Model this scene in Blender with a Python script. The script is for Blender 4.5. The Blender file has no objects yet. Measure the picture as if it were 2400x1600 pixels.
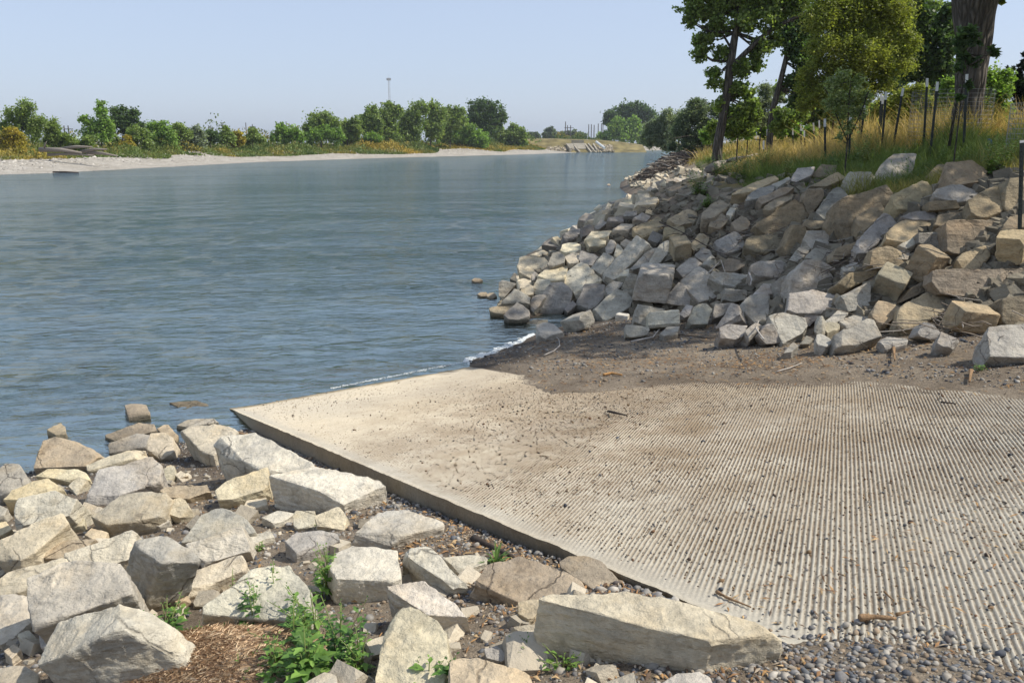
import bpy, bmesh, math, random
import numpy as np
from mathutils import Vector, Matrix
random.seed(7); RNG = np.random.default_rng(7)
SC = bpy.context.scene
COL = SC.collection
# ---------------------------------------------------------------- camera
CAMZ = 3.1
F = 1937.0                       # focal length in photo pixels (18 mm on a 22.3 mm sensor)
PITCH = math.atan(465 / F)
cd = bpy.data.cameras.new('camera'); cam = bpy.data.objects.new('camera', cd); COL.objects.link(cam)
cd.sensor_width = 22.3; cd.lens = F * 22.3 / 2400; cd.clip_start = 0.05; cd.clip_end = 6000
cam.location = (0, 0, CAMZ); cam.rotation_euler = (math.pi/2 - PITCH, 0, 0)
SC.camera = cam
# ---------------------------------------------------------------- sky, sun, exposure
SUN_EL = math.radians(50); SUN_AZ = math.radians(97)      # azimuth clockwise from +Y (the view direction)
w = bpy.data.worlds.new('World'); SC.world = w; w.use_nodes = True
nt = w.node_tree; nt.nodes.clear()
out = nt.nodes.new('ShaderNodeOutputWorld'); bg = nt.nodes.new('ShaderNodeBackground'); sky = nt.nodes.new('ShaderNodeTexSky')
sky.sky_type = 'NISHITA'; sky.sun_disc = False; sky.sun_elevation = SUN_EL; sky.sun_rotation = SUN_AZ
sky.altitude = 0; sky.air_density = 1.0; sky.dust_density = 1.0; sky.ozone_density = 1.0
hs = nt.nodes.new('ShaderNodeHueSaturation'); hs.inputs['Saturation'].default_value = 0.8
nt.links.new(sky.outputs[0], hs.inputs['Color']); mw = nt.nodes.new('ShaderNodeMix'); mw.data_type = 'RGBA'; mw.blend_type = 'MULTIPLY'; mw.inputs[0].default_value = 1; mw.inputs[7].default_value = (1.0, 1.0, 1.12, 1)
nt.links.new(hs.outputs[0], mw.inputs[6]); mh = nt.nodes.new('ShaderNodeMix'); mh.data_type = 'RGBA'; mh.inputs[0].default_value = .68; mh.inputs[7].default_value = (2.66, 3.22, 4.15, 1)   # thin even summer haze over the whole sky
nt.links.new(mw.outputs[2], mh.inputs[6]); nt.links.new(mh.outputs[2], bg.inputs[0]); bg.inputs[1].default_value = 0.15
nt.links.new(bg.outputs[0], out.inputs[0])
sd = bpy.data.lights.new('sun', 'SUN'); sun = bpy.data.objects.new('sun', sd); COL.objects.link(sun)
sd.energy = 4.2; sd.angle = math.radians(0.5); sd.color = (1.0, 0.94, 0.84)
_sd = Vector((math.sin(SUN_AZ)*math.cos(SUN_EL), math.cos(SUN_AZ)*math.cos(SUN_EL), math.sin(SUN_EL)))
sun.rotation_euler = _sd.to_track_quat('Z', 'Y').to_euler(); sun.location = (20, 0, 30)
SC.view_settings.view_transform = 'Standard'; SC.view_settings.look = 'None'
SC.view_settings.exposure = 0.3; SC.view_settings.gamma = 1.0
SC.render.engine = 'CYCLES'; SC.cycles.max_bounces = 6; SC.cycles.transparent_max_bounces = 16
SC.cycles.use_denoising = True
# ---------------------------------------------------------------- numeric helpers
CP, SP = math.cos(PITCH), math.sin(PITCH)
def ray(x, y):                    # photo pixel (2400 wide) -> world direction, unit forward depth
    a = (x-1200)/F; b = (800-y)/F
    return np.array([a, CP + b*SP, -SP + b*CP])
CAM = np.array([0, 0, CAMZ])
def proj(p):
    d = np.asarray(p) - CAM
    dep = d[1]*CP - d[2]*SP
    return 1200 + F*d[0]/dep, 800 - F*(d[1]*SP + d[2]*CP)/dep
def px2(x, y): return x*1.02041, y*1.02041     # from the 2352-wide view
_tab = RNG.random(4096)
def _h(ix, iy, iz, seed):
    n = (ix*73856093) ^ (iy*19349663) ^ (iz*83492791) ^ (seed*2654435761 & 0xffffff)
    return _tab[(n ^ (n >> 13)) & 4095]
def vnoise(P, seed=0):
    P = np.asarray(P, float); I = np.floor(P).astype(np.int64); f = P - I; f = f*f*(3-2*f)
    r = 0
    for dx in (0, 1):
        wx = f[:, 0] if dx else 1-f[:, 0]
        for dy in (0, 1):
            wy = f[:, 1] if dy else 1-f[:, 1]
            for dz in (0, 1):
                wz = f[:, 2] if dz else 1-f[:, 2]
                r = r + wx*wy*wz*_h(I[:, 0]+dx, I[:, 1]+dy, I[:, 2]+dz, seed)
    return r*2-1
def fbm(P, oct=4, seed=0, ridge=False):
    r = 0; a = 1; s = 0
    for k in range(oct):
        v = vnoise(P*(2.03**k) + k*17.3, seed+k)
        if ridge: v = 1-2*np.abs(v)
        r = r + a*v; s += a; a *= .5
    return r/s
def fb2(x, y, sc, oct=3, seed=0):
    x = np.asarray(x, float); y = np.asarray(y, float); sh = np.broadcast(x, y).shape
    P = np.stack([np.broadcast_to(x, sh).ravel()*sc, np.broadcast_to(y, sh).ravel()*sc, np.full(int(np.prod(sh)), seed*3.7)], 1)
    return fbm(P, oct, seed).reshape(sh)
def smooth(a, b, x):
    t = np.clip((np.asarray(x, float)-a)/(b-a), 0, 1); return t*t*(3-2*t)
# ---------------------------------------------------------------- object helpers
def newmesh(name, V, Fc, mats=(), smooth_=False, col=None, parent=None, loc=None, midx=None):
    V = np.asarray(V, np.float32); me = bpy.data.meshes.new(name)
    if isinstance(Fc, np.ndarray):
        n, k = Fc.shape
        me.vertices.add(len(V)); me.vertices.foreach_set('co', V.ravel())
        me.loops.add(n*k); me.loops.foreach_set('vertex_index', Fc.astype(np.int32).ravel())
        me.polygons.add(n); me.polygons.foreach_set('loop_start', np.arange(0, n*k, k, dtype=np.int32))
        me.polygons.foreach_set('loop_total', np.full(n, k, np.int32))
        me.update(calc_edges=True)
    else:
        me.from_pydata(V.tolist(), [], Fc)
    if smooth_: me.polygons.foreach_set('use_smooth', np.ones(len(me.polygons), bool))
    if midx is not None: me.polygons.foreach_set('material_index', np.asarray(midx, np.int32))
    if col is not None:                     # one colour per vertex
        a = me.color_attributes.new('Col', 'FLOAT_COLOR', 'POINT')
        c = np.ones((len(V), 4), np.float32); c[:, :col.shape[1]] = col; a.data.foreach_set('color', c.ravel())
    for m in mats: me.materials.append(m)
    me.validate(); me.update()
    o = bpy.data.objects.new(name, me); COL.objects.link(o)
    if parent: o.parent = parent
    if loc is not None: o.location = loc
    return o
def tag(o, label=None, cat=None, group=None, kind=None):
    if label: o['label'] = label
    if cat: o['category'] = cat
    if group: o['group'] = group
    if kind: o['kind'] = kind
    return o
def empty(name, loc):
    o = bpy.data.objects.new(name, None); o.empty_display_size = .2; o.location = loc; COL.objects.link(o); return o
def grid_faces(nu, nv):
    i = np.arange(nu*nv).reshape(nu, nv)
    return np.stack([i[:-1, :-1], i[1:, :-1], i[1:, 1:], i[:-1, 1:]], -1).reshape(-1, 4)
def tube(pts, rads, n=8, seed=0, rough=0.0):
    pts = np.asarray(pts, float); rads = np.asarray(rads, float); m = len(pts); V = []
    up = np.array([.3, .2, 1.]);
    for i in range(m):
        d = pts[min(i+1, m-1)] - pts[max(i-1, 0)]; d /= np.linalg.norm(d)+1e-9
        a = np.cross(d, up if abs(d @ up) < 1.0 else [1, 0, 0]); a /= np.linalg.norm(a)+1e-9; b = np.cross(d, a)
        for k in range(n):
            t = 2*math.pi*k/n
            r = rads[i]*(1 + (rough*math.sin(3*t+seed+i*.7)*.6 + rough*math.sin(7*t+i*.3+seed)*.5 if rough else 0))
            V.append(pts[i] + r*(math.cos(t)*a + math.sin(t)*b))
    Fc = []
    for i in range(m-1):
        for k in range(n):
            Fc.append((i*n+k, i*n+(k+1) % n, (i+1)*n+(k+1) % n, (i+1)*n+k))
    V.append(pts[0]); V.append(pts[-1]); c0 = len(V)-2
    F3 = [(c0, (k+1) % n, k) for k in range(n)] + [(c0+1, (m-1)*n+k, (m-1)*n+(k+1) % n) for k in range(n)]
    return np.array(V), Fc + F3
class MB:
    def __init__(s): s.V = []; s.F = []; s.n = 0; s.C = []
    def add(s, V, Fc, col=None):
        V = np.asarray(V, float); s.V.append(V); s.F += [tuple(int(j)+s.n for j in f) for f in Fc]; s.n += len(V)
        s.C.append(np.tile(np.array(col if col is not None else (1, 1, 1), float), (len(V), 1)))
    def tube(s, pts, rads, n=6, seed=0, rough=0., col=None): s.add(*tube(pts, rads, n, seed, rough), col)
    def box(s, c, sz, R=None, col=None):
        v = np.array([(x, y, z) for x in (-.5, .5) for y in (-.5, .5) for z in (-.5, .5)])*np.array(sz)
        if R is not None: v = v @ np.array(R).T
        s.add(v+np.array(c), [(0, 1, 3, 2), (4, 6, 7, 5), (0, 4, 5, 1), (2, 3, 7, 6), (0, 2, 6, 4), (1, 5, 7, 3)], col)
    def build(s, name, mats, parent=None, smooth_=False, loc=None, usecol=False):
        V = np.vstack(s.V)
        if loc is not None: V = V - np.array(loc)
        return newmesh(name, V, s.F, mats, smooth_, np.vstack(s.C) if usecol else None, parent, loc)
# ---------------------------------------------------------------- materials
def mat(name):
    m = bpy.data.materials.new(name); m.use_nodes = True; t = m.node_tree; t.nodes.clear()
    o = t.nodes.new('ShaderNodeOutputMaterial'); b = t.nodes.new('ShaderNodeBsdfPrincipled'); t.links.new(b.outputs[0], o.inputs[0])
    b.inputs['Specular IOR Level'].default_value = .25; b.inputs['Roughness'].default_value = .85
    return m, t, b, o
def N(t, ty, **kw):
    n = t.nodes.new('ShaderNode'+ty)
    for k, v in kw.items():
        if k in n.inputs.keys(): n.inputs[k].default_value = v
        else: setattr(n, k, v)
    return n
def noise(t, vec, scale, detail=4, rough=.55):
    n = N(t, 'TexNoise', Scale=scale, Detail=detail, Roughness=rough)
    if vec is not None: t.links.new(vec, n.inputs['Vector'])
    return n.outputs['Fac']
def ramp(t, fac, stops):
    n = t.nodes.new('ShaderNodeValToRGB'); e = n.color_ramp.elements
    while len(e) < len(stops): e.new(.5)
    for k, (p, c) in enumerate(stops):
        e[k].position = p; e[k].color = (c, c, c, 1) if isinstance(c, (int, float)) else (*c, 1)
    t.links.new(fac, n.inputs[0]); return n.outputs[0]
def mix(t, fac, a, b, mode='MIX'):
    n = t.nodes.new('ShaderNodeMix'); n.data_type = 'RGBA'; n.blend_type = mode
    for k, v in ((0, fac), (6, a), (7, b)):
        s = n.inputs[k]
        if isinstance(v, bpy.types.NodeSocket): t.links.new(v, s)
        elif isinstance(v, (int, float)): s.default_value = v if k == 0 else (v, v, v, 1)
        else: s.default_value = (*v, 1)
    return n.outputs[2]
def math_(t, op, a, b=None, clamp=False):
    n = t.nodes.new('ShaderNodeMath'); n.operation = op; n.use_clamp = clamp
    for i, v in enumerate((a, b)):
        if v is None: continue
        if isinstance(v, bpy.types.NodeSocket): t.links.new(v, n.inputs[i])
        else: n.inputs[i].default_value = v
    return n.outputs[0]
def bump(t, h, strength, dist, prev=None):
    n = N(t, 'Bump', Strength=strength, Distance=dist); t.links.new(h, n.inputs['Height'])
    if prev is not None: t.links.new(prev, n.inputs['Normal'])
    return n.outputs[0]
def scaled(t, vec, s):
    n = t.nodes.new('ShaderNodeMapping'); n.inputs['Scale'].default_value = s; t.links.new(vec, n.inputs['Vector']); return n.outputs[0]

def rock_mat(name, light, dark, stain, stain_amt, lichen=0.0):
    m, t, b, o = mat(name)
    tc = N(t, 'TexCoord'); oi = N(t, 'ObjectInfo')
    add = t.nodes.new('ShaderNodeVectorMath'); add.operation = 'ADD'; t.links.new(tc.outputs['Object'], add.inputs[0])
    mul = t.nodes.new('ShaderNodeVectorMath'); mul.operation = 'SCALE'; mul.inputs['Scale'].default_value = 40
    cx = N(t, 'CombineXYZ'); t.links.new(oi.outputs['Random'], cx.inputs[0]); t.links.new(oi.outputs['Random'], cx.inputs[1])
    t.links.new(cx.outputs[0], mul.inputs[0]); t.links.new(mul.outputs[0], add.inputs[1]); v = add.outputs[0]
    n1 = noise(t, v, 2.6, 6, .6)
    c = mix(t, ramp(t, math_(t, 'ADD', n1, math_(t, 'MULTIPLY', math_(t, 'SUBTRACT', oi.outputs['Random'], .5), .22)), [(.36, 0.), (.62, 1.)]), dark, light)
    n2 = noise(t, scaled(t, v, (1, 1, 2.5)), 1.7, 5, .65)
    c = mix(t, math_(t, 'MULTIPLY', ramp(t, n2, [(.5, 0.), (.68, 1.)]), stain_amt), c, stain)
    n3 = noise(t, v, 38, 5, .7)
    c = mix(t, .75, c, ramp(t, n3, [(.3, .72), (.7, 1.12)]), 'MULTIPLY')
    n6 = noise(t, v, 9, 6, .7)
    c = mix(t, .8, c, ramp(t, n6, [(.34, .66), (.5, 1.0), (.7, 1.1)]), 'MULTIPLY')
    wn = N(t, 'TexNoise', Scale=3.0, Detail=4); t.links.new(v, wn.inputs['Vector']); wa = t.nodes.new('ShaderNodeVectorMath'); wa.operation = 'MULTIPLY_ADD'
    t.links.new(wn.outputs['Color'], wa.inputs[0]); wa.inputs[1].default_value = (.35, .35, .35); t.links.new(v, wa.inputs[2])
    ck = N(t, 'TexVoronoi', Scale=2.1, feature='DISTANCE_TO_EDGE'); t.links.new(wa.outputs[0], ck.inputs['Vector'])
    ckf = math_(t, 'MULTIPLY', ramp(t, ck.outputs['Distance'], [(.0, 1.), (.016, 0.)]), ramp(t, noise(t, v, 1.4, 3), [(.5, 0.), (.6, 1.)]))
    c = mix(t, math_(t, 'MULTIPLY', ckf, .6), c, (.12, .10, .08))
    # per rock tint (object colour)
    c = mix(t, 1.0, c, oi.outputs['Color'], 'MULTIPLY')
    # water mark: algae and damp darken the stone just above the river
    g = N(t, 'NewGeometry'); sx = N(t, 'SeparateXYZ'); t.links.new(g.outputs['Position'], sx.inputs[0])
    wet = math_(t, 'ADD', sx.outputs[2], math_(t, 'MULTIPLY', noise(t, v, 6, 3), .12))
    wr = ramp(t, wet, [(.05, 1.), (.18, 0.)])
    c = mix(t, math_(t, 'MULTIPLY', wr, .75), c, (.055, .047, .032))
    t.links.new(c, b.inputs['Base Color'])
    n4 = noise(t, v, 14, 8, .68); n5 = noise(t, scaled(t, v, (1, 1, 4)), 5, 6, .6)
    vo = N(t, 'TexVoronoi', Scale=7.0, feature='DISTANCE_TO_EDGE'); t.links.new(v, vo.inputs['Vector'])
    bb = bump(t, math_(t, 'SUBTRACT', 1., ckf), .8, .012); bb = bump(t, n4, .8, .04, bb); bb = bump(t, n5, .6, .04, bb); bb = bump(t, n3, .35, .008, bb)
    t.links.new(bb, b.inputs['Normal'])
    return m
M = {}
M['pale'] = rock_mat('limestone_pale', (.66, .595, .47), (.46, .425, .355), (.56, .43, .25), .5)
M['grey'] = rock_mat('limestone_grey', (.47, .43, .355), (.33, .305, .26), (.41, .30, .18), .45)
M['tan'] = rock_mat('limestone_tan', (.43, .375, .28), (.28, .26, .21), (.42, .32, .20), .4)

def plain(name, col, rough=.8, var=.25, scale=6., spec=.25, bmp=.0):
    m, t, b, o = mat(name); tc = N(t, 'TexCoord')
    n = noise(t, tc.outputs['Object'], scale, 5)
    c = mix(t, 1.0, col, ramp(t, n, [(.3, 1-var), (.7, 1+var)]), 'MULTIPLY'); t.links.new(c, b.inputs['Base Color'])
    b.inputs['Roughness'].default_value = rough; b.inputs['Specular IOR Level'].default_value = spec
    if bmp: t.links.new(bump(t, noise(t, tc.outputs['Object'], scale*3, 6), .7, bmp), b.inputs['Normal'])
    return m
def attr_mat(name, rough=.8, var=.2, scale=30., spec=.2, transl=0., tcol=(1., 1.25, .5)):
    m, t, b, o = mat(name); a = N(t, 'Attribute', attribute_name='Col'); tc = N(t, 'TexCoord')
    n = noise(t, tc.outputs['Object'], scale, 3)
    c = mix(t, 1.0, a.outputs['Color'], ramp(t, n, [(.3, 1-var), (.7, 1+var)]), 'MULTIPLY')
    t.links.new(c, b.inputs['Base Color']); b.inputs['Roughness'].default_value = rough; b.inputs['Specular IOR Level'].default_value = spec
    if transl:
        tr = N(t, 'BsdfTranslucent'); c2 = mix(t, 1.0, c, tcol, 'MULTIPLY'); t.links.new(c2, tr.inputs[0])
        ms = N(t, 'MixShader'); ms.inputs[0].default_value = transl
        t.links.new(b.outputs[0], ms.inputs[1]); t.links.new(tr.outputs[0], ms.inputs[2]); t.links.new(ms.outputs[0], o.inputs[0])
    return m
M['pebble'] = attr_mat('pebble', .75, .25, 40)
M['chip'] = attr_mat('wood_chip', .8, .25, 60)
M['leaf'] = attr_mat('leaf', .5, .12, 3, .35, .5, (1.25, 1.35, .6))
M['grass'] = attr_mat('grass_blade', .6, .1, 3, .2, .35, (1.1, 1.15, .6))
M['foam'] = plain('foam', (.62, .64, .62), .6, .08, 30, .3, .01)
M['drift'] = plain('driftwood', (.23, .20, .17), .85, .35, 18, .2, .01)
M['post_green'] = plain('painted_steel_dark', (.012, .02, .018), .5, .2, 8, .5)
M['post_white'] = plain('painted_steel_white', (.68, .68, .66), .5, .08, 8, .4)
M['wire'] = plain('galvanised_wire', (.30, .30, .29), .5, .2, 8, .5)
M['concrete'] = plain('old_concrete', (.30, .27, .215), .9, .2, .8, .2, .02)
M['pole'] = plain('weathered_pole', (.10, .09, .085), .85, .2, 3)
M['tower'] = plain('galvanised_steel', (.36, .37, .38), .6, .1, 3)
M['blue'] = plain('blue_plastic', (.01, .10, .62), .5, .05, 3, .4)
M['roof'] = plain('pale_green_metal', (.42, .50, .46), .6, .08, 2)
M['wallp'] = plain('pale_siding', (.5, .48, .44), .8, .08, 2)
M['asphalt'] = plain('asphalt', (.11, .105, .10), .9, .15, 2)
def bark_mat(name, c1, c2, sc=5.):
    m, t, b, o = mat(name); tc = N(t, 'TexCoord'); v = scaled(t, tc.outputs['Object'], (sc, sc, sc*.16))
    n = noise(t, v, 1.6, 8, .65); n2 = N(t, 'TexVoronoi', Scale=1.8, feature='DISTANCE_TO_EDGE'); t.links.new(v, n2.inputs['Vector'])
    fur = ramp(t, n2.outputs['Distance'], [(.0, 0.), (.28, 1.)])
    c = mix(t, ramp(t, n, [(.3, 0.), (.7, 1.)]), c1, c2); c = mix(t, 1., c, mix(t, fur, .5, 1.1), 'MULTIPLY')
    t.links.new(c, b.inputs['Base Color']); bb = bump(t, fur, 1., .05); bb = bump(t, n, .8, .03, bb); t.links.new(bb, b.inputs['Normal'])
    return m
M['bark'] = bark_mat('bark_cottonwood', (.075, .062, .05), (.16, .14, .115))
M['bark_s'] = bark_mat('bark_small', (.09, .08, .06), (.17, .15, .12), 20.)
# ================================================================ the lie of the land
# boat ramp plane: origin RA at the waterline on its near edge; s runs up the slope, t across it
RA = np.array([-1.09785*CAMZ, 3.05355*CAMZ]); RW = np.array([.83227, .55437]); RS = np.array([.55437, -.83227]); RT = .1554; RWID = 4.93
def st(x, y):
    dx = np.asarray(x)-RA[0]; dy = np.asarray(y)-RA[1]
    return dx*RS[0]+dy*RS[1], dx*RW[0]+dy*RW[1]
def rxy(s, t): return RA[0]+s*RS[0]+t*RW[0], RA[1]+s*RS[1]+t*RW[1]
def plane_hit(x, y):               # photo pixel -> point on the ramp plane
    d = ray(x, y); n = np.array([-RT*RS[0], -RT*RS[1], 1.]); p0 = np.array([RA[0], RA[1], 0.])
    return CAM + d*((p0-CAM) @ n)/(d @ n)
def z_hit(x, y, z=0.):
    d = ray(x, y); return CAM + d*((z-CAMZ)/d[2])
TOE = [(2700, 860, 1), (2400, 838, 1), (2311, 812, 1), (2206, 813, 1), (2066, 812, 1), (1925, 817, 1), (1838, 806, 1), (1731, 796, 1), (1594, 775, 1), (1467, 785, 1), (1365, 774, 1), (1268, 783, 1),
       (1232, 752, 0), (1165, 728, 0), (1180, 698, 0), (1205, 656, 0), (1222, 631, 0), (1222, 602, 0), (1265, 589, 0), (1290, 566, 0), (1325, 557, 0), (1365, 532, 0), (1400, 529, 0), (1428, 513, 0),
       (1465, 501, 0), (1490, 478, 0), (1474, 458, 0), (1452, 440, 0), (1455, 427, 0), (1490, 416, 0), (1515, 405, 0), (1560, 388, 0), (1600, 376, 0), (1640, 366, 0), (1700, 359, 0)]
TP = []
for x, y, f in TOE:
    if f: p = plane_hit(x, y); TP.append((p[0], p[1], max(.02, p[2]+.06)))
    else: p = z_hit(x, y, 0); TP.append((p[0], p[1], 0.0))
TP.insert(0, (TP[0][0]+30, TP[0][1]-14, TP[0][2]+3)); TP.append((110., 420., 0.)); TP.append((500., 900., 0.))
TP = np.array(TP)
FAR = [(-2400, 640), (-900, 470), (-300, 424), (0, 410), (123, 406), (408, 391), (612, 380), (918, 370), (1224, 362.5), (1360, 357.5), (1440, 355), (1520, 353), (1560, 352.5)]
FP = np.array([z_hit(x, y, 0)[:2] for x, y in FAR] + [(130., 520.), (520., 1000.)])
def poly_dist(x, y, P, vals=None):   # signed distance to an open polyline: positive to its right going along it
    x = np.asarray(x, float).ravel(); y = np.asarray(y, float).ravel()
    best = np.full(x.shape, 1e18); sg = np.zeros(x.shape); vv = np.zeros(x.shape)
    for i in range(len(P)-1):
        ax, ay = P[i, 0], P[i, 1]; dx, dy = P[i+1, 0]-ax, P[i+1, 1]-ay; L = dx*dx+dy*dy
        u = np.clip(((x-ax)*dx+(y-ay)*dy)/L, 0, 1); ex = x-ax-u*dx; ey = y-ay-u*dy; d = ex*ex+ey*ey
        cr = dx*(y-ay)-dy*(x-ax); m = d < best*(1-1e-9)
        # at shared corners prefer the segment whose normal is better aligned
        best = np.where(m, d, best); sg = np.where(m, np.where(cr < 0, 1., -1.), sg)
        if vals is not None: vv = np.where(m, vals[i]+(vals[i+1]-vals[i])*u, vv)
    return np.sqrt(best)*sg, vv
def inside(x, y, Q):
    x = np.asarray(x, float).ravel(); y = np.asarray(y, float).ravel(); c = np.zeros(x.shape, bool); n = len(Q); j = n-1
    for i in range(n):
        xi, yi, xj, yj = Q[i][0], Q[i][1], Q[j][0], Q[j][1]
        c ^= ((yi > y) != (yj > y)) & (x < (xj-xi)*(y-yi)/(yj-yi+1e-12)+xi); j = i
    return c
BANKQ = [tuple(p[:2]) for p in TP] + [(4000., 900.), (4000., -30.), (40., -30.)]
FARQ = [tuple(p) for p in FP] + [(4000., 1000.), (4000., 5000.), (-5000., 5000.), (-5000., FP[0][1])]
# the edge of the dirt washed over the ramp, as (s, t)
DIRT = []
for q in [(1150, 838), (1215, 842), (1268, 885), (1340, 912), (1480, 905), (1620, 893), (1760, 896), (1880, 897), (2050, 893), (2400, 924)]:
    p = plane_hit(*q); DIRT.append(st(p[0], p[1]))
DIRT = np.array(DIRT); DIRT = DIRT[np.argsort(DIRT[:, 0])]
FO = [(1090, 848), (1115, 838), (1140, 832), (1165, 822), (1190, 812), (1215, 803), (1235, 792), (1252, 786)]
FST = np.array([st(*z_hit(x, y, 0)[:2]) for x, y in FO]); FST = FST[np.argsort(FST[:, 1])]
def cover(s, t):                    # thickness of washed-in dirt above the ramp surface
    tb = np.interp(s, DIRT[:, 0], DIRT[:, 1], left=DIRT[0, 1], right=5.0) + fb2(s, t, 1.1, 3, 61)*.3 + fb2(s, t, 6., 3, 62)*.16
    sf = np.interp(t, FST[:, 1], FST[:, 0]); berm = np.maximum(0, -RT*sf)*smooth(3.2, .6, s-sf)*smooth(FST[0, 1]-.15, FST[0, 1]+.1, t)
    return berm + smooth(.02, .9, s-sf)*smooth(0, .9, t-tb+.12)*.06 + smooth(4.6, 7.5, t)*.10
def G(x, y):
    x = np.asarray(x, float); y = np.asarray(y, float); sh = np.broadcast(x, y).shape
    x = np.broadcast_to(x, sh).ravel(); y = np.broadcast_to(y, sh).ravel()
    s, t = st(x, y); zr = RT*s
    nz = fb2(x, y, .55, 3, 5)*.05 + fb2(x, y, 2.6, 3, 9)*.018
    off = np.interp(s, [0, 4.2, 6.2, 7.6, 9, 14], [.14, .14, .075, .0, -.035, -.04])
    zl = zr - off + nz*smooth(.1, -.8, t) - .07*np.maximum(0, -t-2.2) + .03*np.maximum(0, -t-4)
    zl = np.where(s > 7.9, np.maximum(zl, zr-.012+.03*smooth(8.2, 9.2, s)*smooth(1.6, -.1, t)), zl)
    under = zr - .09 - .16*smooth(.5, .3, t)
    cv = cover(s, t) + fb2(x, y, 3.0, 3, 12)*.012*smooth(4.2, 5.2, t)
    zd = zr + cv
    tb = np.interp(s, DIRT[:, 0], DIRT[:, 1], left=DIRT[0, 1], right=5.0) - .2
    mid = np.where((t > tb-.12) | ((t > FST[0, 1]-.15) & (s < 1.)), zd-.004, under)
    g = np.where(t < -.02, zl, mid)
    # gravel lapping over the near corner of the ramp
    lap = smooth(7.6, 8.6, s)*smooth(.5+.38*(s-8), -.05, t + .25*fb2(x, y, 2.2, 3, 33))*.05
    g = np.where((t >= -.02) & (s > 7.4), np.maximum(g, zr - .02 + lap), g)
    g = np.maximum(g, -2.6); g = np.where((s < -6), np.maximum(g, -2.6), g)
    plateau = 2.75
    d, zt = poly_dist(x, y, TP, TP[:, 2]); d = np.abs(d); ins = inside(x, y, BANKQ)
    dd = np.where(ins, d, -d)
    up = zt + dd*(.62 - .17*smooth(16, 28, y))
    cap = 2.12 + .62*np.clip(zt, 0, 1)
    dc = (cap-zt)/(.62 - .17*smooth(16, 28, y))
    top = np.minimum(cap + .11*np.maximum(dd-dc, 0), 2.95 + .006*np.minimum(dd, 60)) + fb2(x, y, .18, 3, 3)*.10
    bank = np.where(dd > 0, top - np.log1p(np.exp(np.clip((top-up)/.12, -40, 40)))*.12, zt + dd*.5)
    bank = np.where(dd > 0, bank, bank) + np.where(dd > .3, fb2(x, y, .9, 3, 21)*.05, 0)
    g = np.maximum(g, bank)
    d, _ = poly_dist(x, y, FP); d = np.abs(d); ins = inside(x, y, FARQ); dd = np.where(ins, d, -d)
    nn = fb2(x, y, .06, 3, 17)
    fz = np.where(dd > 0, 1.45*smooth(0, 17, dd)*(1+.25*nn) + .35*smooth(16, 45, dd), dd*.12)
    g = np.maximum(g, np.where(dd > -30, fz, -3))
    return g.reshape(sh)
def hit(x, y, lift=0., tmax=120.):   # photo pixel -> world point on the ground (raised by lift)
    d = ray(x, y); ts = np.concatenate([np.arange(1.5, 30, .05), np.arange(30, tmax, .4)])
    P = CAM + ts[:, None]*d; h = P[:, 2]-np.maximum(G(P[:, 0], P[:, 1]), 0)-lift
    k = np.argmax(h < 0)
    if not (h < 0).any(): return P[-1]
    if k == 0: return P[0]
    u = h[k-1]/(h[k-1]-h[k]); return P[k-1]+(P[k]-P[k-1])*u
def gz(x, y): return float(G(np.array([x]), np.array([y]))[0])
def spacing(lo, hi, base, k):
    v = [0.]; 
    while v[-1] < hi: v.append(v[-1]+max(base, k*abs(v[-1])))
    w_ = [0.]
    while w_[-1] > lo: w_.append(w_[-1]-max(base, k*abs(w_[-1])))
    return np.array(sorted(set(w_[1:] + v)))
gx = spacing(-3000, 3000, .07, .018); gy = np.concatenate([[-40, -20, -8, -3], spacing(-1, 5000, .07, .013)])
XX, YY = np.meshgrid(gx, gy, indexing='ij'); ZZ = G(XX, YY)
s_, t_ = st(XX, YY); dB, _ = poly_dist(XX, YY, TP); insB = inside(XX, YY, BANKQ); dB = np.where(insB, np.abs(dB), -np.abs(dB)).reshape(XX.shape)
dF, _ = poly_dist(XX, YY, FP); insF = inside(XX, YY, FARQ); dF = np.where(insF, np.abs(dF), -np.abs(dF)).reshape(XX.shape)
grassm = np.maximum(smooth(3.4, 4.6, dB + fb2(XX, YY, .4, 3, 41)*1.2)*(ZZ > 1.2), smooth(17, 24, dF+6*fb2(XX, YY, .05, 3, 42)))
beach = smooth(-2, 1, dF)
gcol = np.stack([beach, grassm, np.clip(fb2(XX, YY, .05, 3, 60)*.5+.5, 0, 1)], -1).reshape(-1, 3)
m, t, b, o = mat('earth'); tc = N(t, 'TexCoord'); v = tc.outputs['Object']; at = N(t, 'Attribute', attribute_name='Col'); sp = N(t, 'SeparateColor'); t.links.new(at.outputs['Color'], sp.inputs[0])
n1 = noise(t, v, 1.3, 7, .6); n2 = noise(t, v, 26, 6, .7); n3 = noise(t, v, 110, 4, .7)
c = mix(t, ramp(t, n1, [(.35, 0.), (.65, 1.)]), (.15, .115, .08), (.29, .235, .17))
c = mix(t, .9, c, ramp(t, n2, [(.3, .6), (.7, 1.25)]), 'MULTIPLY'); c = mix(t, .8, c, ramp(t, n3, [(.35, .55), (.65, 1.4)]), 'MULTIPLY')
geo = N(t, 'NewGeometry'); sx = N(t, 'SeparateXYZ'); t.links.new(geo.outputs['Position'], sx.inputs[0])
wet = ramp(t, math_(t, 'ADD', sx.outputs[2], math_(t, 'MULTIPLY', noise(t, v, .9, 4), .25)), [(.13, 1.), (.42, 0.)])
c = mix(t, wet, c, mix(t, 1., c, (.42, .42, .45), 'MULTIPLY'))
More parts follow.
